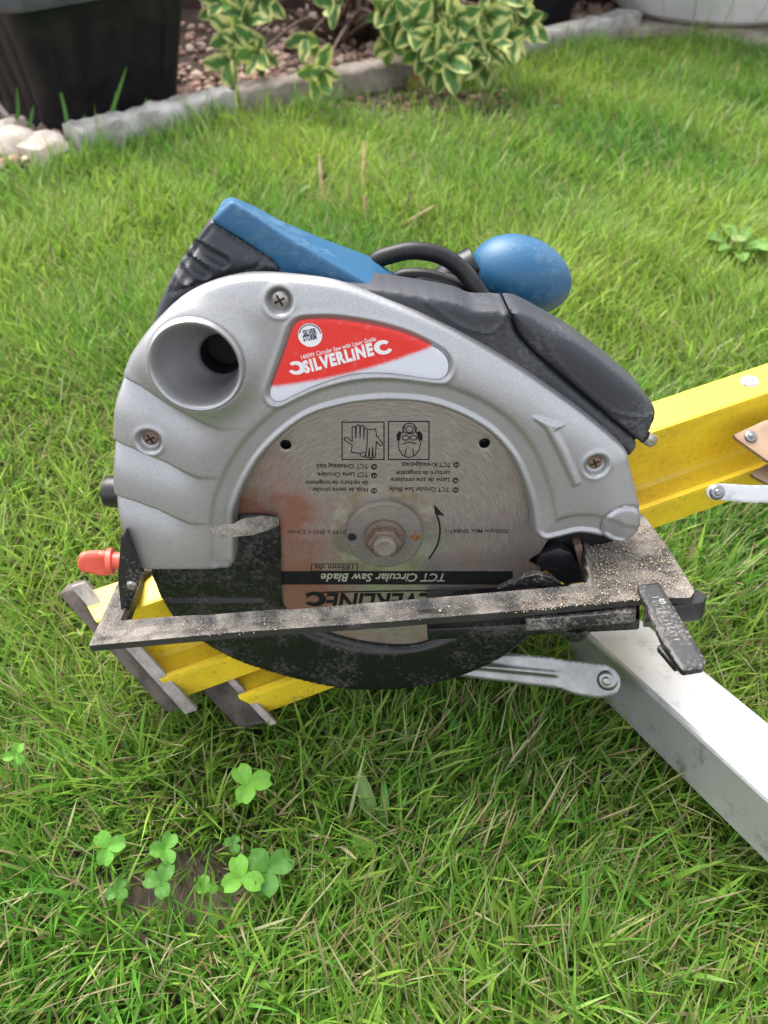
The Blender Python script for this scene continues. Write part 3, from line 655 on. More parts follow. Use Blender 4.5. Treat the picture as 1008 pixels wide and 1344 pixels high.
# --- upper guard: cast silver cover
OUT = [(174, 743), (163, 715), (152, 690), (144, 645), (143, 600), (143, 550), (149, 522), (162, 481), (178, 455), (197, 431), (232, 398), (270, 378), (311, 367), (345, 365), (386, 368), (440, 376), (499, 397), (559, 421), (618, 450), (677, 484), (732, 521), (778, 555), (823, 595), (831, 618), (837, 645), (843, 670), (844, 690), (837, 709), (820, 718), (803, 715), (790, 708), (762, 703), (734, 709), (715, 712), (702, 703), (699, 685), (693, 657), (681, 624), (667, 598), (642, 571), (608, 550), (567, 535), (525, 530), (483, 531), (446, 537), (408, 549), (375, 571), (346, 600), (325, 633), (311, 667), (308, 690), (308.5, 715), (308, 736), (303, 747), (294, 750), (240, 751), (190, 751), (179, 750)]
INN = OUT[28:53]
out_uv = smooth_loop(T(OUT), 4)
port_c = np.array(S.uv(259, 477)); PRX = 0.0212
lab = [(384, 428), (394, 420), (415, 418), (446, 419), (493, 427), (534, 439), (568, 455), (584, 466), (590, 479), (587, 492), (576, 498), (548, 495), (507, 490), (465, 492), (423, 503), (390, 517), (369, 527), (358, 526), (353, 517), (357, 503), (371, 464), (380, 437)]
lab_uv = smooth_loop(T(lab), 4)
arrow_uv = np.array(T([(701, 548), (739, 559), (729, 565), (745, 596), (761, 634), (753, 638), (735, 598), (716, 562)]))
inn_uv = smooth_loop(T(INN), 4, False)
scr = [S.uv(366, 397), S.uv(195, 580), S.uv(783, 612)]
boss = S.uv(818, 691)
RIBS = [([(150, 500), (185, 512), (225, 535), (268, 558), (290, 566)], 0.0052, 262), ([(138, 583), (175, 594), (215, 610), (240, 622), (260, 630)], 0.0050, 238), ([(140, 655), (175, 662), (205, 672), (228, 682), (250, 690)], 0.0044, 222)]
def hcover(u, v, d):
    P = np.c_[u, v]
    # broad shoulder along the outer edge, pillowed face
    z = -0.0010*np.exp(-d/0.010)
    top = np.clip((v-(BC[1]-0.01))/0.08, 0, 1); dd = closest(P, out_uv[:29*4], False)[0]
    z += edge_round(dd, 0.020, 0.0055)*(0.35+0.65*top)
    # rim round the blade opening: step down then raised bead
    di = closest(P, inn_uv, False)[0]
    z += 0.0012*np.exp(-(np.abs(di-0.0022)/0.0016)**4) - 0.0011/(1+np.exp((di-0.0125)/0.0005))*np.clip(1-np.clip((BC[1]-0.012-v)/0.02, 0, 1), 0, 1)
    # scalloped ribs on the left flank
    for line, dep, xe in RIBS:
        L = np.array(T(line)); ln = np.interp(u, L[:, 0], L[:, 1]); q = ln-v; fade = 1/(1+np.exp((u-S.uv(xe, 600)[0])/0.005))
        z += -dep*np.where(q > 0, np.exp(-(np.abs(q)/0.011)**1.3), np.exp(-(q/0.0009)**2))*fade
    # label recess
    dl_ = closest(P, lab_uv)[0]; sg = np.where(inside(P, lab_uv), dl_, -dl_)
    z += -0.0014/(1+np.exp(-(sg+0.0006)/0.0005)) + 0.0007*np.exp(-((sg+0.0022)/0.0012)**2)
    da = closest(P, arrow_uv)[0]; sa = np.where(inside(P, arrow_uv), da, -da); z += 0.0013/(1+np.exp(-(sa)/0.0002))
    for i, s in enumerate(scr):
        r = np.hypot(u-s[0], v-s[1]); z += -0.0040/(1+np.exp((r-0.0054)/0.00035)) + 0.0005*np.exp(-((r-0.0072)/0.0012)**2)
    r = np.hypot(u-boss[0], v-boss[1]); z += 0.0010/(1+np.exp((r-0.0105)/0.0003))-0.0012*np.exp(-((r-0.0113)/0.0007)**2)
    # rising cone round the dust port
    r = np.hypot((u-port_c[0]), (v-port_c[1])); z += 0.0035*np.exp(-(np.clip(r-PRX-0.0015, 0, 1)/0.006)**1.6)
    return z
cover = relief('upper_guard', S, out_uv, 0.0, 0.0115, 'silver_paint', saw, 0.0008, hcover, holes=[ring_pts(port_c, PRX, 48)], rnd=(0.0022, 0.0022), angle=60)
# guard back shell behind the blade
BK = [(200, 745), (165, 690), (150, 600), (160, 500), (210, 425), (290, 378), (345, 370), (440, 380), (560, 425), (677, 488), (780, 560), (815, 600), (830, 690), (770, 715), (735, 700), (690, 620), (600, 545), (505, 528), (400, 552), (330, 625), (312, 700)]
relief('guard_back', S, smooth_loop(T([(205, 740), (165, 690), (152, 600), (160, 500), (210, 428), (290, 382), (345, 372), (440, 382), (560, 428), (677, 492), (780, 565), (815, 605), (825, 690), (770, 735), (640, 770), (505, 760), (330, 770)], -0.02), 4), -0.0215, 0.012, 'black_plastic', saw, 0.003, holes=[ring_pts(port_c+np.array([0.006, 0.003]), 0.0265, 40)])
# dust port: flared socket running back through the guard
ax = nrm(nS*0.97+np.array([1, 0, 0])*-0.10-vS*0.06)
po = S.W((*port_c, 0.0))[0]
def skewed(name, rings, m, n=56):
    V = []; Fc = []
    for r_, z_, sx_, sy_ in rings:
        for k in range(n):
            a = 2*math.pi*k/n; V.append((port_c[0]+sx_+r_*math.cos(a), port_c[1]+sy_+r_*math.sin(a), z_))
    for i in range(len(rings)-1):
        for k in range(n): Fc.append((i*n+k, i*n+(k+1) % n, (i+1)*n+(k+1) % n, (i+1)*n+k))
    return mk(name, S.W(V), Fc, m, saw, True, 45)
P_ = PRX
hc = np.array(S.uv(290, 466, -0.020))-port_c
def rg(r_, z_, f): return (r_, z_, hc[0]*f, hc[1]*f)
skewed('dust_port', [rg(P_+0.0016, -0.006, 0), rg(P_+0.0018, 0.002, 0), rg(P_+0.0013, 0.0044, 0), rg(P_+0.0004, 0.0052, 0), rg(P_-0.0004, 0.0050, 0), rg(P_-0.0010, 0.0042, 0), rg(P_-0.0024, 0.0, 0.08), rg(P_-0.0045, -0.006, 0.25), rg(P_-0.0075, -0.013, 0.6),
    rg(0.0118, -0.0185, 0.92), rg(0.0108, -0.0200, 1.0), rg(0.0104, -0.0215, 1.0)], 'silver_paint')
skewed('port_bore', [rg(0.01045, -0.0214, 1.0), rg(0.0104, -0.036, 1.1), rg(0.0001, -0.0365, 1.1)], 'void_black')  # tube coloured black: the shade of a deep bore is painted in
# screws in their recesses
def phillips(c, w, r, m, parent, name='screw'):
    o = S.W((*c, w))[0]
    s = lathe(name, o, nS, [(0, 0.0010), (r*0.6, 0.0008), (r*0.9, 0.0003), (r, -0.0006), (r, -0.002)], m, parent, 24, 50)
    strokes('drive_slot', [[(c[0]-r*0.5, c[1]-r*0.25), (c[0]+r*0.5, c[1]+r*0.25)], [(c[0]-r*0.25, c[1]+r*0.5), (c[0]+r*0.25, c[1]-r*0.5)]], r*0.22, S, w+0.00108, 'void_black', s)
phillips(scr[0], -0.0035-0.0003, 0.0044, 'screw_metal', saw); phillips(scr[1], -0.0042, 0.0042, 'rusty_screw', saw); phillips(scr[2], -0.0042, 0.0040, 'rusty_screw', saw)
# --- label
def label_fn(m, n, l, bs, tc):
    o = tc.outputs['Object']; sep = n.new('ShaderNodeSeparateXYZ'); l.new(o, sep.inputs[0])
    a = np.array(S.uv(353, 508)); b = np.array(S.uv(470, 487)); c = np.array(S.uv(572, 453))
    # quadratic boundary through three points, v = p u^2 + q u + r
    p, q, r = np.polyfit([a[0], b[0], c[0]], [a[1], b[1], c[1]], 2)
    e = math_(n, l, 'ADD', math_(n, l, 'MULTIPLY', math_(n, l, 'MULTIPLY', sep.outputs[0], sep.outputs[0]), float(p)), math_(n, l, 'ADD', math_(n, l, 'MULTIPLY', sep.outputs[0], float(q)), float(r)))
    dd = math_(n, l, 'SUBTRACT', sep.outputs[1], e)
    dots = math_(n, l, 'MULTIPLY', math_(n, l, 'SUBTRACT', noise(n, l, o, 3500, 1, 0.5), 0.5), 0.0045)
    f = ramp(n, l, math_(n, l, 'ADD', math_(n, l, 'MULTIPLY', math_(n, l, 'ADD', dd, dots), 200), 0.5), [(0.35, 0.0), (0.65, 1.0)])
    wr = noise(n, l, o, 160, 4, 0.7)
    cc = mixrgb(n, l, f, (0.62, 0.63, 0.70), (0.70, 0.030, 0.022))
    l.new(mixrgb(n, l, ramp(n, l, wr, [(0.6, 0.0), (0.75, 0.25)]), cc, (0.5, 0.45, 0.42)), bs.inputs['Base Color'])
mat('printed_label', (0.7, 0.05, 0.04), 0.4, fn=label_fn)
wl_ = -0.0014-0.0006
lin = np.array(lab_uv); lcn = lin.mean(0)
shr = lin+np.array([nrm(lcn-p)*0.0006 for p in lin])
lw = 0.0003
label = relief('label', S, shr, lw-0.0005, 0.0025, 'printed_label', saw, 0.0012, rnd=(0.0003, 0.0002))
zt = lw-0.0005+0.00012
text('lettering', 'SILVERLiNE', S, S.uv(400, 489.5), S.uv(492, 465), 0.0056, zt, 'white_print', label, bold=0.055, shear=0.08, sp=1.16)
text('lettering', '1400W Circular Saw with Laser Guide', S, S.uv(396, 472), S.uv(494, 447), 0.0021, zt, 'white_print', label, bold=0.012)
def wrench(c, r, open_dir, name='emblem', m='white_print', par=None, z=zt, squash=0.8, fr=S):
    a0 = open_dir; o = []; i_ = []
    for k in range(17):
        a = a0+0.62+(2*math.pi-1.24)*k/16; o.append((c[0]+r*math.cos(a), c[1]+r*squash*math.sin(a))); i_.append((c[0]+r*0.1*math.cos(a0)+r*0.48*math.cos(a), c[1]+r*0.48*squash*math.sin(a)))
    V = np.array(o+i_); Fc = [(k, k+1, 18+k, 17+k) for k in range(16)]
    return mk(name, fr.W(np.c_[V, np.full(len(V), z)]), Fc, m, par, False)
wrench(S.uv(389, 483), 0.0042, math.pi-0.1, par=label); wrench(S.uv(503, 456), 0.0044, 0.35, par=label)
badge = flat('badge', [ring_pts(S.uv(407, 440), 0.0056, 32)], S, zt, 'white_print', label)
text('lettering', 'SILVER', S, S.uv(398.5, 441), S.uv(416, 437.5), 0.0026, zt+0.0001, 'navy_print', badge, bold=0.04)
text('lettering', 'STORM', S, S.uv(398.5, 448), S.uv(416, 445), 0.0026, zt+0.0001, 'navy_print', badge, bold=0.04)
strokes('ring', [[tuple(p) for p in ring_pts(S.uv(407, 440), 0.0050, 32)[1:16]]], 0.0005, S, zt+0.0001, 'navy_print', badge)

# --- blade
teeth = []
for k in range(24):
    for f, r in ((0.0, 1.0), (0.10, 0.995), (0.20, 0.985), (0.62, 0.955), (0.80, 0.915), (0.90, 0.90), (0.96, 0.925)):
        a = -(k+f)*2*math.pi/24; teeth.append((BC[0]+BR*r*math.cos(a), BC[1]+BR*r*math.sin(a)))
hole1, hole2 = S.uv(375, 584, WB), S.uv(636, 582, WB)
hs_ = [ring_pts(h, 0.0030, 20) for h in (hole1, hole2)]
blade = relief('blade', S, teeth, WB, 0.0018, 'blade_steel', saw, 0.0014, holes=hs_, rnd=(0.0004, 0.0002), angle=30)
ZI = WB+0.00014
bo = S.W((*BC, WB))[0]
lathe('flange_ring', bo, nS, [(0.0302, -0.0002), (0.0300, 0.00005), (0.017, 0.00007)], 'bare_flange', blade, 64, caps=False)
fl = lathe('flange', bo, nS, [(0.0210, 0.0001), (0.0212, 0.0035), (0.0202, 0.0046), (0.010, 0.0050), (0.0098, 0.0056), (0.0, 0.0056)], 'flange_steel', blade, 48)
fh = S.uv(462, 703, WB+0.005); 
for px, m in ((462, 'void_black'), (546, 'copper_hole')):
    c = S.uv(px, 705, WB+0.005); flat('pin_hole', [ring_pts(c, 0.0024, 20)], S, WB+0.00508, m, fl)
lathe('bolt_washer', bo+nS*0.0056, nS, [(0.0112, 0.0), (0.0112, 0.0016), (0.0105, 0.002), (0, 0.002)], 'rusty_bolt', blade, 32)
lathe('bolt', bo+nS*0.0076, nS, [(0.0092, 0.0), (0.0093, 0.0050), (0.0082, 0.0062), (0, 0.0064)], 'rusty_bolt', blade, 6, 20)
lathe('bolt_end', bo+nS*0.0135, nS, [(0.0062, 0.0), (0.0060, 0.0026), (0.0046, 0.0032), (0, 0.0022)], 'flange_steel', blade, 20)
def btext(body, xr, xl, y, h, bold=0.0, m='ink', dz=0.0, shear=0.0, yl=None):     # printed upside down: reads from right to left in the photo
    return text('lettering', body, S, S.uv(xr, y, WB), S.uv(xl, yl if yl else y, WB), h, ZI+dz, m, blade, bold, shear)
for body, xr, xl, y in [('TCT-Kreissägeblatt', 592, 527, 607), ('carbure de tungstène', 591, 520, 618), ('Lame de scie circulaire', 590, 513, 627), ('TCT Circular Saw Blade', 590, 511, 639.5),
        ('TCT Cirkelzaag blad', 483, 415.5, 609), ('TCT Lama Circolare', 483, 417, 620), ('de carburo de tungsteno', 483, 401, 631), ('Hoja de sierra circular', 483, 409, 640)]:
    btext(body, xr, xl, y, 0.0027, 0.014)
for px, py, s in [(599, 610, 'DE'), (598, 630.5, 'FR'), (598, 643, 'GB'), (491, 612.5, 'NL'), (491, 624, 'IT'), (491, 644, 'ES')]:
    c = S.uv(px, py, WB); flat('language_dot', [ring_pts(c, 0.0017, 16)], S, ZI, 'ink', blade)
    text('lettering', s, S, (c[0]+0.0011, c[1]+0.0007), (c[0]-0.0011, c[1]+0.0007), 0.0014, ZI+0.0001, 'bare_print', blade)
btext('7000rpm Max. EN847-1', 668, 585, 694.5, 0.0025, 0.004); btext('Ø185 x Ø20 x 2.2mm', 456, 378, 696, 0.0025, 0.0)
btext('185mm dia', 464, 413, 741.5, 0.0034, 0.012, shear=0.2)
bx = lambda x0, y0, x1, y1: [S.uv(x, y, WB) for x, y in ((x0, y0), (x1, y0), (x1, y1), (x0, y1), (x0, y0))]
strokes('print_frame', [bx(409, 740, 469, 749.5)], 0.0005, S, ZI, 'ink', blade)
flat('print_band', [bx(366, 749.5, 673, 767)[:4]], S, ZI+0.00005, 'ink', blade)
btext('TCT Circular Saw Blade', 584, 421, 752.5, 0.0056, 0.02, 'bare_print', 0.00016, 0.25)
btext('SILVERLiNE', 590, 425, 779, 0.0115, 0.03, 'ink', 0.0, 0.2)
wrench(S.uv(413, 786, WB), 0.0068, math.pi, m='ink', par=blade, z=ZI)
strokes('print_frame', [[S.uv(x, y, WB) for x, y in ((600, 777), (550, 775), (430, 777), (412, 779), (402, 784))]], 0.0009, S, ZI+0.00006, 'ink', blade)
# rotation arrow round the flange
arc = [(BC[0]+0.0305*math.cos(a), BC[1]+0.0305*math.sin(a)) for a in np.linspace(-0.62, 0.42, 16)]
strokes('rotation_arrow', [arc], 0.0010, S, ZI, 'ink', blade)
ah = arc[-1]; flat('rotation_arrow', [[(ah[0]-0.0012, ah[1]+0.0052), (ah[0]+0.0046, ah[1]-0.0018), (ah[0]-0.0004, ah[1]-0.0012)]], S, ZI+0.0001, 'ink', blade)
# pictograms: gloves, and head with goggles and ear defenders
strokes('print_frame', [bx(449, 554, 504, 603), bx(510, 553, 563, 603)], 0.0006, S, ZI, 'ink', blade)
def box_uv(x0, y0, x1, y1, pts): return [S.uv(x0+(x1-x0)*a, y0+(y1-y0)*b, WB) for a, b in pts]
hand = [(0.22, 0.80), (0.24, 0.62), (0.05, 0.47), (0.07, 0.41), (0.13, 0.42), (0.24, 0.52), (0.24, 0.14), (0.28, 0.10), (0.32, 0.14), (0.33, 0.42), (0.34, 0.10), (0.38, 0.06), (0.42, 0.10), (0.43, 0.42), (0.44, 0.11), (0.48, 0.08), (0.52, 0.12), (0.52, 0.44), (0.53, 0.19), (0.57, 0.16), (0.60, 0.20), (0.60, 0.55), (0.58, 0.80), (0.42, 0.84), (0.22, 0.80)]
hand2 = [(0.62, 0.20), (0.80, 0.18), (0.82, 0.36), (0.97, 0.56), (0.95, 0.62), (0.90, 0.62), (0.82, 0.52), (0.79, 0.94), (0.74, 0.95), (0.73, 0.66), (0.71, 0.96), (0.66, 0.97), (0.65, 0.70), (0.62, 0.95), (0.57, 0.95), (0.57, 0.83), (0.53, 0.93), (0.46, 0.91), (0.43, 0.86)]
strokes('glove_pictogram', [box_uv(449, 554, 504, 603, hand), box_uv(449, 554, 504, 603, hand2)], 0.0005, S, ZI+0.00006, 'ink', blade)
cir = lambda cx, cy, rx, ry, n=18: [(cx+rx*math.cos(a), cy+ry*math.sin(a)) for a in np.linspace(0, 2*math.pi, n)]
head = [(0.30, 0.30), (0.27, 0.45), (0.24, 0.58), (0.27, 0.76), (0.36, 0.90), (0.50, 0.95), (0.64, 0.90), (0.75, 0.76), (0.80, 0.58), (0.74, 0.45), (0.71, 0.30)]
strokes('head_pictogram', [box_uv(510, 553, 563, 603, q) for q in (head, cir(0.52, 0.19, 0.17, 0.14), cir(0.52, 0.21, 0.09, 0.09), cir(0.42, 0.43, 0.085, 0.06), cir(0.62, 0.43, 0.085, 0.06), [(0.36, 0.58), (0.50, 0.54), (0.68, 0.58)], [(0.40, 0.90), (0.44, 0.72)], [(0.62, 0.90), (0.60, 0.72)], [(0.34, 0.32), (0.40, 0.12)], [(0.70, 0.32), (0.63, 0.12)])], 0.0005, S, ZI+0.00006, 'ink', blade)
flat('head_pictogram', [box_uv(510, 553, 563, 603, q) for q in ([(0.20, 0.50), (0.20, 0.34), (0.27, 0.25), (0.32, 0.28), (0.28, 0.50)], [(0.84, 0.50), (0.84, 0.34), (0.77, 0.25), (0.71, 0.28), (0.75, 0.50)])], S, ZI+0.00006, 'ink', blade)

# --- lower guard (retractable, black)
LG = [(300, 700), (306, 682), (318, 677), (352, 677), (364, 682), (368, 700), (369, 760), (372, 797), (392, 812), (420, 828), (470, 843), (530, 849), (570, 840), (612, 816), (655, 790), (700, 768), (742, 775), (720, 812), (695, 836), (662, 862), (632, 878), (600, 890), (560, 901), (520, 906), (470, 907), (430, 902), (390, 893), (350, 882), (310, 868), (275, 850), (240, 826), (218, 798), (205, 768), (200, 745), (240, 720)]
WL = -0.0125
def hlg(u, v, d):
    r = np.hypot(u-BC[0], v-BC[1])
    return np.where(v < BC[1]-0.045, edge_round(d, 0.004, 0.003)+0.0012/(1+np.exp((0.084-r)/0.0006)), 0)
relief('lower_guard', S, smooth_loop(T(LG, WL), 3), WL, 0.0015, 'black_guard', saw, 0.0014, hlg, rnd=(0.0010, 0.0006), angle=50)
lgr = [(BC[0]+0.1005*math.cos(a), BC[1]+0.1005*math.sin(a)) for a in np.linspace(math.radians(188), math.radians(325), 40)]
rim_o = [(BC[0]+0.103*math.cos(a), BC[1]+0.103*math.sin(a)) for a in np.linspace(math.radians(325), math.radians(188), 40)]
relief('lower_guard_rim', S, lgr+rim_o, WL-0.0016, 0.016, 'black_guard', saw, 0.0012, rnd=(0.0006, 0.0006))
# lever tab on the lower guard
tA = [(*S.uv(364, 680, WL), WL-0.001), (*S.uv(360, 700, WL), WL-0.001), (*S.uv(346, 680, WL), WL-0.001)]
top = [(366, 678, -0.012), (344, 676, -0.002), (318, 680, 0.006), (306, 687, 0.010), (280, 690, 0.014), (274, 694, 0.015), (284, 700, 0.016), (306, 701, 0.012), (332, 698, 0.006), (352, 692, -0.002), (366, 686, -0.010)]
TA = S.W([(*S.uv(x, y, w_), w_) for x, y, w_ in top]); prism('guard_lever', TA, TA-vS*0.0022, 'scuffed_lever', saw, 0.0005)

# --- base plate
W0 = 0.030
bl0, bl1 = np.array(S.uv(116, 846, W0)), np.array(S.uv(915, 779, W0)); rho = math.atan2(bl1[1]-bl0[1], bl1[0]-bl0[0])
e1 = (math.cos(rho), math.sin(rho), 0)
BO = (bl0[0], bl0[1], W0)
oB = S.W(BO)[0]; BF = Frame(oB, S.W(e1)[0]-S.o, -nS)     # x along the near edge, y away from the viewer
if True:
    PO = [(116, 846), (155, 762), (168, 730), (200, 660), (300, 590), (770, 590), (825, 662), (846, 676), (880, 722), (912, 774), (906, 783), (865, 783), (835, 785), (668, 801), (500, 815), (300, 829)]
    WI = [(165, 817), (188, 757), (300, 690), (600, 665), (760, 700), (768, 767), (740, 772), (600, 785), (400, 801), (215, 813)]
    plate_o = np.array(BF.tr(PO)); plate_i = np.array(BF.tr(WI))
    def hbase(u, v, d):
        di = closest(np.c_[u, v], plate_i)[0]
        return 0.0030*np.exp(-(np.abs(di-0.0022)/0.0020)**3) - 0.0010*np.exp(-((d-0.008)/0.004)**2)
    base = relief('base_plate', BF, plate_o, 0.0, 0.0048, 'dusty_base', saw, 0.0016, hbase, holes=[plate_i], rnd=(0.0008, 0.0008))
# raised fin next to the blade slot
fin_ = np.array(BF.tr([(655, 771), (700, 768), (735, 765)]))
def bfp(px, py, z): return BF.W((*BF.uv(px, py, z), z))[0]
prism('slot_fin', [bfp(652, 774, 0.0), bfp(738, 768, 0.0), bfp(722, 758, 0.008), bfp(706, 753, 0.009), bfp(690, 757, 0.008)], [p-nS*0.004 for p in [bfp(652, 774, 0.0), bfp(738, 768, 0.0), bfp(722, 758, 0.008), bfp(706, 753, 0.009), bfp(690, 757, 0.008)]], 'dusty_black', saw, 0.0006)
# chip deflector showing in the slot
prism('chip_deflector', S.W([(*S.uv(x, y, -0.012), -0.012) for x, y in ((704, 741), (711, 730), (733, 719), (752, 728), (770, 765), (741, 768))]), S.W([(*S.uv(x, y, -0.012), -0.030) for x, y in ((704, 741), (711, 730), (733, 719), (752, 728), (770, 765), (741, 768))]), 'black_plastic', saw, 0.0012)
prism('wood_splinter', S.W([(*S.uv(x, y, -0.014), -0.014) for x, y in ((754, 716), (764, 714), (769, 760), (760, 744))]), S.W([(*S.uv(x, y, -0.014), -0.024) for x, y in ((754, 716), (764, 714), (769, 760), (760, 744))]), 'rusty_screw', saw, 0.0008)
# under-plate channel for the parallel guide
def under(pts, zt_, zb, m, name, bev=0.0012):
    zt_ -= 0.002; zb -= 0.002
    A = [bfp(x, y, zt_) for x, y in pts]; d = BF.ez*(zb-zt_); prism(name, A, [p+d for p in A], m, saw, bev)
under([(690, 815), (835, 803), (838, 770), (690, 780)], -0.0045, -0.012, 'dusty_black', 'guide_channel')
under([(845, 800), (924, 790), (928, 780), (905, 768), (850, 775)], -0.0035, -0.016, 'dusty_black', 'guide_channel')
under([(560, 826), (840, 812), (840, 760), (560, 775)], -0.014, -0.022, 'black_guard', 'stiffening_web')
lathe('wing_nut', bfp(757, 826, -0.022)-nS*0.006, -BF.ez, [(0.0, 0.0), (0.009, 0.0), (0.0092, 0.004), (0.007, 0.008), (0, 0.009)], 'black_guard', saw, 24)
# parallel guide arm with scale marks
GA = [(836, 766), (866, 764), (872, 775), (927, 866), (924, 876), (897, 880), (890, 872), (868, 838), (846, 790)]
GF = Frame(bfp(850, 775, 0.004), BF.ex, BF.ey-BF.ez*-0.22)
guide = relief('guide_arm', GF, GF.tr(GA), 0.0, 0.0042, 'dusty_black', saw, 0.0011, rnd=(0.0008, 0.0006))
mk_ = []
for k in range(12):
    t_ = 0.10+k*0.055; pl = np.array((848, 776))*(1-t_)+np.array((896, 868))*t_; pr = np.array((864, 774))*(1-t_)+np.array((924, 862))*t_; e_ = 0.75 if k % 4 == 0 else 0.42
    mk_.append([GF.uv(*(pl*(1-0.1)+pr*0.1)), GF.uv(*(pl*(1-e_)+pr*e_))])
strokes('scale_marks', mk_, 0.00032, GF, 0.0002, 'worn_mark', guide)
text('lettering', '8', GF, GF.uv(866, 793), GF.uv(874, 792.5), 0.0034, 0.0002, 'worn_mark', guide)
for k, (pa) in enumerate([[(862, 848), (872, 846), (893, 879), (886, 876)]]):
    q = GF.tr(pa, -0.006); relief('guide_stop', GF, q, -0.0052, 0.004, 'dusty_black', saw, 0.001, rnd=(0.0005, 0.0004))
# bevel quadrant bracket at the rear, with orange locking knob
qa = [(158, 706), (163, 700), (168, 712), (186, 757), (170, 800), (164, 806), (158, 800), (154, 760)]
prism('bevel_quadrant', S.W([(*S.uv(x, y, 0.004), 0.004) for x, y in qa]), S.W([(*S.uv(x, y, 0.004), -0.004) for x, y in qa]), 'dusty_black', saw, 0.001)
lathe('rivet', S.W((*S.uv(172, 770, 0.005), 0.004))[0], nS, [(0, 0.0016), (0.002, 0.0014), (0.003, 0)], 'screw_metal', saw, 16)
KF = Frame(S.W((*S.uv(130, 738, 0.0), 0.0))[0], (1, 0.1, -0.02), vS)
kn = lathe('locking_knob', KF.W((*KF.uv(157, 736), 0))[0], -KF.ex, [(0.0045, -0.004), (0.0048, 0.003), (0.0072, 0.0034), (0.0074, 0.0060), (0.0055, 0.0066), (0.0, 0.0066)], 'orange_plastic', saw, 24, xref=(0, 0, 1))
relief('wing', KF, smooth_loop(KF.tr([(104, 729), (122, 725), (140, 726), (148, 732), (148, 746), (140, 754), (124, 752), (105, 747)]), 3), 0.002, 0.004, 'orange_plastic', kn, 0.001, rnd=(0.0012, 0.001))
lathe('end_cap', S.W((*S.uv(153, 645, -0.03), -0.03))[0], (-1, 0, 0), [(0.009, -0.02), (0.009, 0.003), (0.008, 0.006), (0, 0.007)], 'black_plastic', saw, 24, xref=(0, 0, 1))

# --- rear handle: blue shell with black grip
WH = -0.018
GR = [(277, 289), (300, 303), (330, 322), (360, 341), (369, 352), (366, 362), (330, 366), (290, 376), (250, 398), (225, 420), (205, 440), (197, 436), (203, 412), (212, 388), (225, 362), (240, 336), (262, 306)]
slots = [[S.uv(258, 325, WH), S.uv(292, 343, WH)], [S.uv(243, 341, WH), S.uv(268, 357, WH)], [S.uv(233, 352, WH), S.uv(243, 363, WH)]]
panel = np.array(T([(279, 297), (345, 340), (335, 352), (222, 385), (232, 360), (262, 318)], WH))
def hgrip(u, v, d):
    P = np.c_[u, v]; z = edge_round(d, 0.010, 0.004)
    dp = closest(P, panel)[0]; z += -0.0012*np.exp(-(dp/0.0008)**2)
    for s in slots:
        ds = closest(P, np.array(s), False)[0]; z += -0.0030/(1+np.exp((ds-0.0024)/0.0003))+0.0008*np.exp(-((ds-0.004)/0.0008)**2)
    return z
grip = relief('rear_grip', S, smooth_loop(T(GR, WH), 3), WH, 0.045, 'grey_rubber', saw, 0.0011, hgrip, rnd=(0.0012, 0.001))
# blue shell: front face, sloped top face, back
wf, wk = -0.0185, -0.062
fA = [(275, 290), (304, 262), (338, 284), (371, 307), (425, 338), (482, 371), (520, 392), (440, 392), (370, 380), (366, 352), (357, 341), (320, 317)]
fB = [(290, 262), (304, 258), (334, 270), (366, 288), (420, 311), (480, 333), (552, 380), (480, 400), (380, 392), (360, 352), (350, 335), (320, 300)]
A = S.W([(*S.uv(x, y, wf), wf) for x, y in fA]); ucv = [(*S.uv(x, y, wk), wk) for x, y in fB]
Bk = S.W(ucv)
prism('motor_housing', A, Bk, 'blue_plastic', saw, 0.0022, True, 3)
# front grip: two grey mouldings with a black split line
SP = [(668, 408), (673, 424), (680, 440), (695, 458), (714, 476), (768, 522), (812, 560), (837, 582)]
LO = [(440, 379), (436, 374), (499, 381), (559, 390), (600, 398), (622, 407), (650, 408), (664, 409)]+[(x-1, y+1) for x, y in SP]+[(829, 598), (823, 597), (778, 558), (732, 524), (677, 488), (618, 454), (559, 425), (499, 401)]
UPc = [(671, 408), (689, 411), (723, 429), (759, 450), (796, 477), (828, 503), (853, 526), (862, 541), (860, 556), (848, 578), (841, 582)]+[(x+1.5, y-0.5) for x, y in SP[::-1][1:]]
WG = -0.0105
lo_uv = smooth_loop(T(LO, WG), 3); up_uv = smooth_loop(T(UPc, WG), 3)
pill = np.array(T([(710, 424), (720, 458), (745, 490), (790, 530), (812, 542), (845, 546), (858, 541)], WG)); pill = smooth_loop(pill, 4, False)
pill2 = smooth_loop(np.array(T([(560, 396), (600, 425), (640, 436), (658, 425), (662, 412)], WG)), 4, False)
def hlo(u, v, d):
    k = closest(np.c_[u, v], pill2, False)[0]; return edge_round(d, 0.004, 0.0016)+0.0011*np.exp(-(k/0.0008)**2)
def hup(u, v, d):
    k = closest(np.c_[u, v], pill, False)[0]; return edge_round(d, 0.007, 0.0035)+0.0010*np.exp(-(k/0.0008)**2)+0.0008
relief('grip_base', S, lo_uv, WG, 0.030, 'grey_rubber', saw, 0.0012, hlo, rnd=(0.0008, 0.0006), angle=45)
relief('front_grip', S, up_uv, WG, 0.030, 'grey_rubber', saw, 0.0012, hup, rnd=(0.0010, 0.001), angle=45)
relief('split_filler', S, T([(645, 418), (672, 416), (720, 436), (790, 482), (845, 530), (850, 555), (832, 585), (770, 540), (700, 492), (650, 455)], WG-0.006), WG-0.006, 0.018, 'void_black', saw, 0.002)  # black filler added behind the split to keep the gap dark
lathe('pivot_pin', S.W((*S.uv(846, 573, -0.02), -0.02))[0], nrm((0.75, 0, -0.5)), [(0.0035, 0), (0.0035, 0.0055), (0.0028, 0.0065), (0, 0.0068)], 'screw_metal', saw, 20)
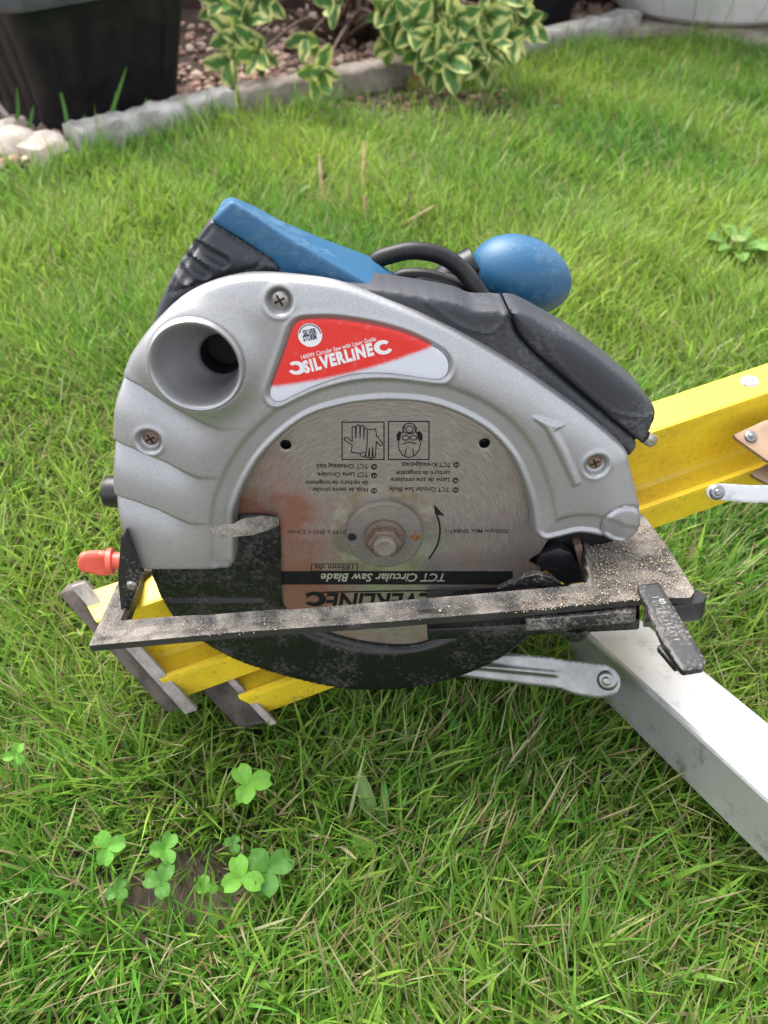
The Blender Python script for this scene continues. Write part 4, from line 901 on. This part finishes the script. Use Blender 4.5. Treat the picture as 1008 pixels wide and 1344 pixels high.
# motor body behind the grips
mb = S.W((*S.uv(540, 520, -0.03), -0.034))[0]
lathe('motor_body', mb, -nS, [(0.042, 0), (0.044, 0.004), (0.044, 0.05), (0.040, 0.075), (0.03, 0.085), (0, 0.086)], 'black_plastic', saw, 40)
# auxiliary knob (egg) on its neck
kc = S.W((*S.uv(683, 363, -0.085), -0.085))[0]; ka = nrm(np.array([1, 0, 0])*0.95-vS*0.30-nS*0.12)
prof = [(0.0, -0.0295)]+[(0.0212*math.sin(a)*(1+0.06*math.cos(a)), -0.0295*math.cos(a)) for a in np.linspace(0.12, math.pi-0.12, 26)]+[(0.0, 0.0295)]
lathe('side_handle', kc, ka, prof, 'blue_plastic', saw, 44, 60, xref=(0, 0, 1))
tube('handle_neck', [kc-ka*0.026, kc-ka*0.045-vS*0.02, S.W((*S.uv(600, 470, -0.06), -0.06))[0]], [0.010, 0.010, 0.012], 'black_plastic', saw, 14)
# mains cord looped behind the motor
def cord(pts): return [S.W((*S.uv(x, y, w_), w_))[0] for x, y, w_ in pts]
tube('mains_cord', cord([(470, 385, -0.06), (490, 346, -0.062), (515, 334, -0.062), (545, 329, -0.062), (580, 336, -0.062), (608, 356, -0.06), (632, 388, -0.055), (655, 425, -0.05)]), 0.0045, 'cord_rubber', saw, 14, 8)
tube('mains_cord', cord([(500, 400, -0.075), (520, 368, -0.07), (548, 363, -0.068), (580, 370, -0.066), (606, 386, -0.062), (625, 420, -0.06)]), 0.0045, 'cord_rubber', saw, 14, 8)
tube('mains_cord', cord([(520, 402, -0.06), (545, 377, -0.06), (570, 379, -0.06), (595, 393, -0.057), (615, 420, -0.055)]), 0.0045, 'cord_rubber', saw, 14, 8)
tube('mains_cord', cord([(560, 402, -0.068), (575, 374, -0.072), (596, 372, -0.072), (615, 388, -0.068), (632, 415, -0.062)]), 0.0045, 'cord_rubber', saw, 14, 8)
# loose sawdust on the plate
pts = []
po_ = np.array(BF.tr([(116, 846), (155, 762), (190, 752), (168, 815), (740, 768), (770, 764), (775, 705), (845, 680), (912, 774), (865, 786), (668, 806), (300, 834)]))
while len(pts) < 3000:
    q = rng.uniform(po_.min(0), po_.max(0), (4000, 2)); k = inside(q, po_) & ~inside(q, plate_i)
    x_ = (q[:, 0]/po_[:, 0].max()); k &= rng.uniform(0, 1, len(q)) < np.where(x_ > 0.72, 0.9, 0.08)
    pts += q[k].tolist()
pts = np.array(pts[:3000]); ww = BF.W(np.c_[pts, rng.uniform(0.0, 0.0007, len(pts))]); n = len(pts)
scatter_blobs('sawdust', ww, rng.gamma(3, 0.00007, n)+0.00008, np.array([0.52, 0.41, 0.29])*rng.uniform(0.5, 1.2, (n, 1)), 'pebbles', 8, 'stuff', saw)

# ================================================================== SMALL THINGS ON THE LAWN
def leaflet(L, W, seed, notch=True, col=(0.10, 0.26, 0.055), pale=(0.20, 0.33, 0.12)):
    V = []; cc = []; Fc = []; nu, nv = 8, 7; r = np.random.default_rng(seed)
    for i in range(nu):
        s = i/(nu-1); wd = W*0.5*(math.sin(math.pi*min(s*0.86+0.03, 1))**0.75)
        for j in range(nv):
            a = j/(nv-1)*2-1; y = L*s-(0.10*L*(1-abs(a))*(s**5) if notch else -0.1*L*(1-abs(a))*s**4)
            V.append((wd*a, y, abs(a)*wd*0.48+0.05*L*math.sin(3*s)+0.012*L*math.sin(14*s+a*5)))
            k = math.exp(-((s-0.52-0.16*(1-abs(a)))/0.07)**2)*0.35; c = np.array(col)*(1-k)+np.array(pale)*k; cc.append((*(c*r.uniform(0.93, 1.07)), 1))
    for i in range(nu-1):
        for j in range(nv-1): Fc.append((i*nv+j, i*nv+j+1, (i+1)*nv+j+1, (i+1)*nv+j))
    me = bpy.data.meshes.new('leaflet'); me.from_pydata(V, [], Fc); ca = me.color_attributes.new('tint', 'FLOAT_COLOR', 'POINT'); ca.data.foreach_set('color', np.array(cc, np.float32).ravel())
    me.materials.append(MATS['tinted_leaf']); me.polygons.foreach_set('use_smooth', [True]*len(me.polygons)); return me
CM = [leaflet(0.0112, 0.0106, 1, col=(0.11, 0.29, 0.04)), leaflet(0.0112, 0.0106, 2, col=(0.07, 0.19, 0.032)), leaflet(0.0112, 0.0100, 3, col=(0.13, 0.31, 0.04))]
def clover(px, py, z, size, ang, label, k=0, tilt=0.1, n=3):
    z += 0.004; size *= 0.88; tilt += 0.14; c = gnd(px, py, z); g0 = np.array([c[0]+rng.uniform(-0.008, 0.008), c[1]+0.012, 0.0])
    t = thing('clover', g0, label, 'clover', 'clovers in the lawn')
    tube('stem', [g0, (g0+c)/2+np.array([0.003, 0, 0.004]), c-np.array([0, 0, 0.0004])], 0.0005, 'stem_green', t, 6, 4)
    vw = nrm(CAM-c); zz = nrm(vw*0.75+np.array([0, 0, 0.6])+rng.normal(0, tilt, 3)); xx = nrm(np.cross((0, 1, 0), zz)); yy = np.cross(zz, xx)
    for j in range(n):
        a = ang+j*2*math.pi/n+rng.normal(0, 0.12); d = nrm(xx*math.cos(a)+yy*math.sin(a)+zz*rng.uniform(-0.15, 0.25)); x2 = nrm(np.cross(d, zz)); z2 = np.cross(x2, d); s = size*rng.uniform(0.9, 1.1); p_ = c-g0
        o = bpy.data.objects.new('leaf', CM[k]); C.objects.link(o); o.parent = t
        o.matrix_local = Matrix(((x2[0]*s, d[0]*s, z2[0]*s, p_[0]), (x2[1]*s, d[1]*s, z2[1]*s, p_[1]), (x2[2]*s, d[2]*s, z2[2]*s, p_[2]), (0, 0, 0, 1)))
mat('stem_green', (0.16, 0.24, 0.06), 0.5, col2=(0.12, 0.18, 0.05), scale=50)
R = math.radians
clover(326, 1030, 0.045, 1.35, R(20), 'large pale green clover with folded leaves below the ladder foot', 2, 0.25)
clover(142, 1112, 0.035, 0.95, R(20), 'pale three-leaved clover standing apart from the bare soil patch', 0)
clover(216, 1115, 0.030, 0.95, R(75), 'bright three-leaved clover at the upper rim of the bare soil patch', 0)
clover(212, 1158, 0.026, 1.0, R(55), 'dark green clover hanging over the bare soil patch', 1)
clover(268, 1166, 0.018, 0.80, R(110), 'tiny folded clover in the middle of the bare soil patch', 0, 0.3)
clover(318, 1152, 0.030, 1.15, R(100), 'bright round-leaved clover overlapping a darker clover', 2)
clover(352, 1142, 0.026, 1.35, R(35), 'dark green clover partly under a brighter one', 1, 0.2)
clover(306, 1108, 0.020, 0.6, R(60), 'very small clover above the overlapping pair', 1)
clover(20, 992, 0.030, 0.75, R(80), 'small pale clover alone in the grass beside the ladder foot', 2, 0.2)
clover(590, 945, 0.015, 0.8, R(40), 'dim clover in the shade under the lower blade guard', 1, 0.2)
clover(155, 1168, 0.02, 0.7, R(200), 'little clover leaf in the grass left of the soil patch', 1)
def broad(pts, wid, name, label, cat, col, group=None):
    P = smooth_loop(pts, 5, False); k = len(P); V = []; cc = []; Fc = []
    for i in range(k):
        s = i/(k-1); t = nrm(P[min(i+1, k-1)]-P[max(0, i-1)]); vw = nrm(CAM-P[i]); sd_ = nrm(np.cross(t, vw)); wd = wid*0.5*math.sin(math.pi*min(0.98, 0.06+s*0.9))**0.7
        for a in (-1, -0.5, 0, 0.5, 1): V.append(P[i]+sd_*wd*a-vw*0.002*(1-abs(a))); cc.append((*(np.array(col)*(1.15 if a == 0 else rng.uniform(0.9, 1.05))), 1))
    for i in range(k-1):
        for j in range(4): Fc.append((i*5+j, i*5+j+1, i*5+j+6, i*5+j+5))
    me = bpy.data.meshes.new(name); me.from_pydata([tuple(v) for v in V], [], Fc); ca = me.color_attributes.new('tint', 'FLOAT_COLOR', 'POINT'); ca.data.foreach_set('color', np.array(cc, np.float32).ravel())
    o = fin(name, me, 'tinted_leaf', None, True, 80); o['label'] = label; o['category'] = cat
    if group: o['group'] = group
broad([gnd(492, 1085, 0.004), gnd(482, 1050, 0.02), gnd(470, 1012, 0.03)], 0.0095, 'broad_leaf', 'single broad pale blade with a cut tip standing in the lawn', 'leaf', (0.22, 0.34, 0.12))
broad([gnd(500, 1100, 0.004), gnd(505, 1060, 0.022), gnd(503, 1022, 0.03)], 0.005, 'broad_leaf', 'narrow green blade next to the broad cut blade', 'leaf', (0.12, 0.26, 0.06))
broad([gnd(455, 1108, 0.012), gnd(475, 1112, 0.018), gnd(494, 1118, 0.018)], 0.011, 'broad_leaf', 'short rounded yellow-green weed leaf low in the lawn', 'leaf', (0.17, 0.33, 0.05))
broad([gnd(752, 1195, 0.008), gnd(762, 1203, 0.012), gnd(772, 1212, 0.010)], 0.010, 'dead_leaf', 'small mauve brown dead leaf sunk in the foreground grass', 'leaf', (0.25, 0.14, 0.11))
for px, py, s, lb in [(548, 118, 0.022, 'curled brown leaf standing on the soil below the shrub'), (725, 116, 0.012, 'tan dead leaf at the right end of the bare strip'), (741, 141, 0.011, 'small orange dead leaf on the lawn edge'), (585, 152, 0.010, 'pale dry leaf scrap lying on the bare strip')]:
    p = gnd(px, py, 0.0); broad([p+np.array([-s, 0, 0.002]), p+np.array([0, 0.004, 0.6*s]), p+np.array([s, 0.006, 0.5*s])], s*1.3, 'dead_leaf', lb, 'leaf', (0.40, 0.21, 0.10), 'fallen dead leaves')
def stalk(a, b, r, label, m='dry_stalk', mid=None):
    pts = [a]+([mid] if mid is not None else [])+[b]; o = tube('dry_stalk', pts, [r, r*0.9, r*0.6], m, None, 6, 4); o['label'] = label; o['category'] = 'stalk'; o['group'] = 'dry stalks in the lawn'
def vert(px, py, top): 
    p = gnd(px, py); h = 0.0
    t = (p[1])/(ray(px, py)[1]); q = at(top[0], top[1], t*0.99); return p, q
for (px, py, tp, lb) in [(476, 262, (478, 188), 'tallest upright brown stalk behind the saw'), (424, 270, (419, 206), 'upright brown stalk standing left of the tallest one'), (458, 278, (456, 246), 'short pale broken stalk at the foot of the tallest one'), (480, 298, (479, 258), 'short straw coloured stub beside the tallest stalk')]:
    a, b = vert(px, py, tp); stalk(a, b+np.array([0, 0, 0.004]), 0.0030, lb)
a = gnd(524, 298, 0.012); stalk(a, gnd(570, 270, 0.036), 0.0024, 'brown twig lying slanted on the lawn behind the cord')
a, b = vert(536, 292, (538, 262)); stalk(a, b+np.array([0, 0, 0.012]), 0.0034, 'dark bent plant stub beside the slanted twig', 'bark')
wd0 = gnd(962, 338)
weed = thing('broad_leaved_weed', wd0, 'pale broad-leaved weed rosette in the lawn above the yellow ladder rail', 'weed')
wm = leaflet(0.034, 0.017, 12, notch=False, col=(0.15, 0.29, 0.07), pale=(0.20, 0.34, 0.11))
for j in range(9):
    a = j*0.72+0.2; d = nrm((math.cos(a), math.sin(a), 0.22+0.15*math.sin(j*2.1))); zz = nrm(np.array([0, 0, 1])-d*d[2]); xx = np.cross(d, zz); k = rng.uniform(0.75, 1.25)
    o = bpy.data.objects.new('leaf', wm); C.objects.link(o); o.parent = weed; h0 = 0.010+0.004*(j % 3)
    o.matrix_local = Matrix(((xx[0]*k, d[0]*k, zz[0]*k, d[0]*0.012), (xx[1]*k, d[1]*k, zz[1]*k, d[1]*0.012), (xx[2]*k, d[2]*k, zz[2]*k, h0), (0, 0, 0, 1)))
tube('stem', [wd0-np.array([0, 0, 0.003]), wd0+np.array([0.001, 0, 0.012]), wd0+np.array([0, 0, 0.026])], [0.006, 0.009, 0.010], 'stem_green', weed, 8, 3)
# a few tall grass blades by the planter
for px, py, tp in [(92, 200, (76, 108)), (104, 205, (122, 160)), (128, 195, (166, 88)), (20, 185, (22, 114)), (30, 190, (44, 138)), (180, 170, (192, 128)), (347, 178, (349, 130)), (115, 190, (110, 150)), (140, 185, (152, 120))]:
    a, b = vert(px, py, tp); broad([a, (a+b)/2+np.array([0.004, 0, 0.004]), b], 0.006, 'tall_grass_blade', 'long uncut grass blade standing by the edging near the planter', 'grass blade', (0.10, 0.22, 0.05), 'long grass blades by the planter')
print('leaves', lc)
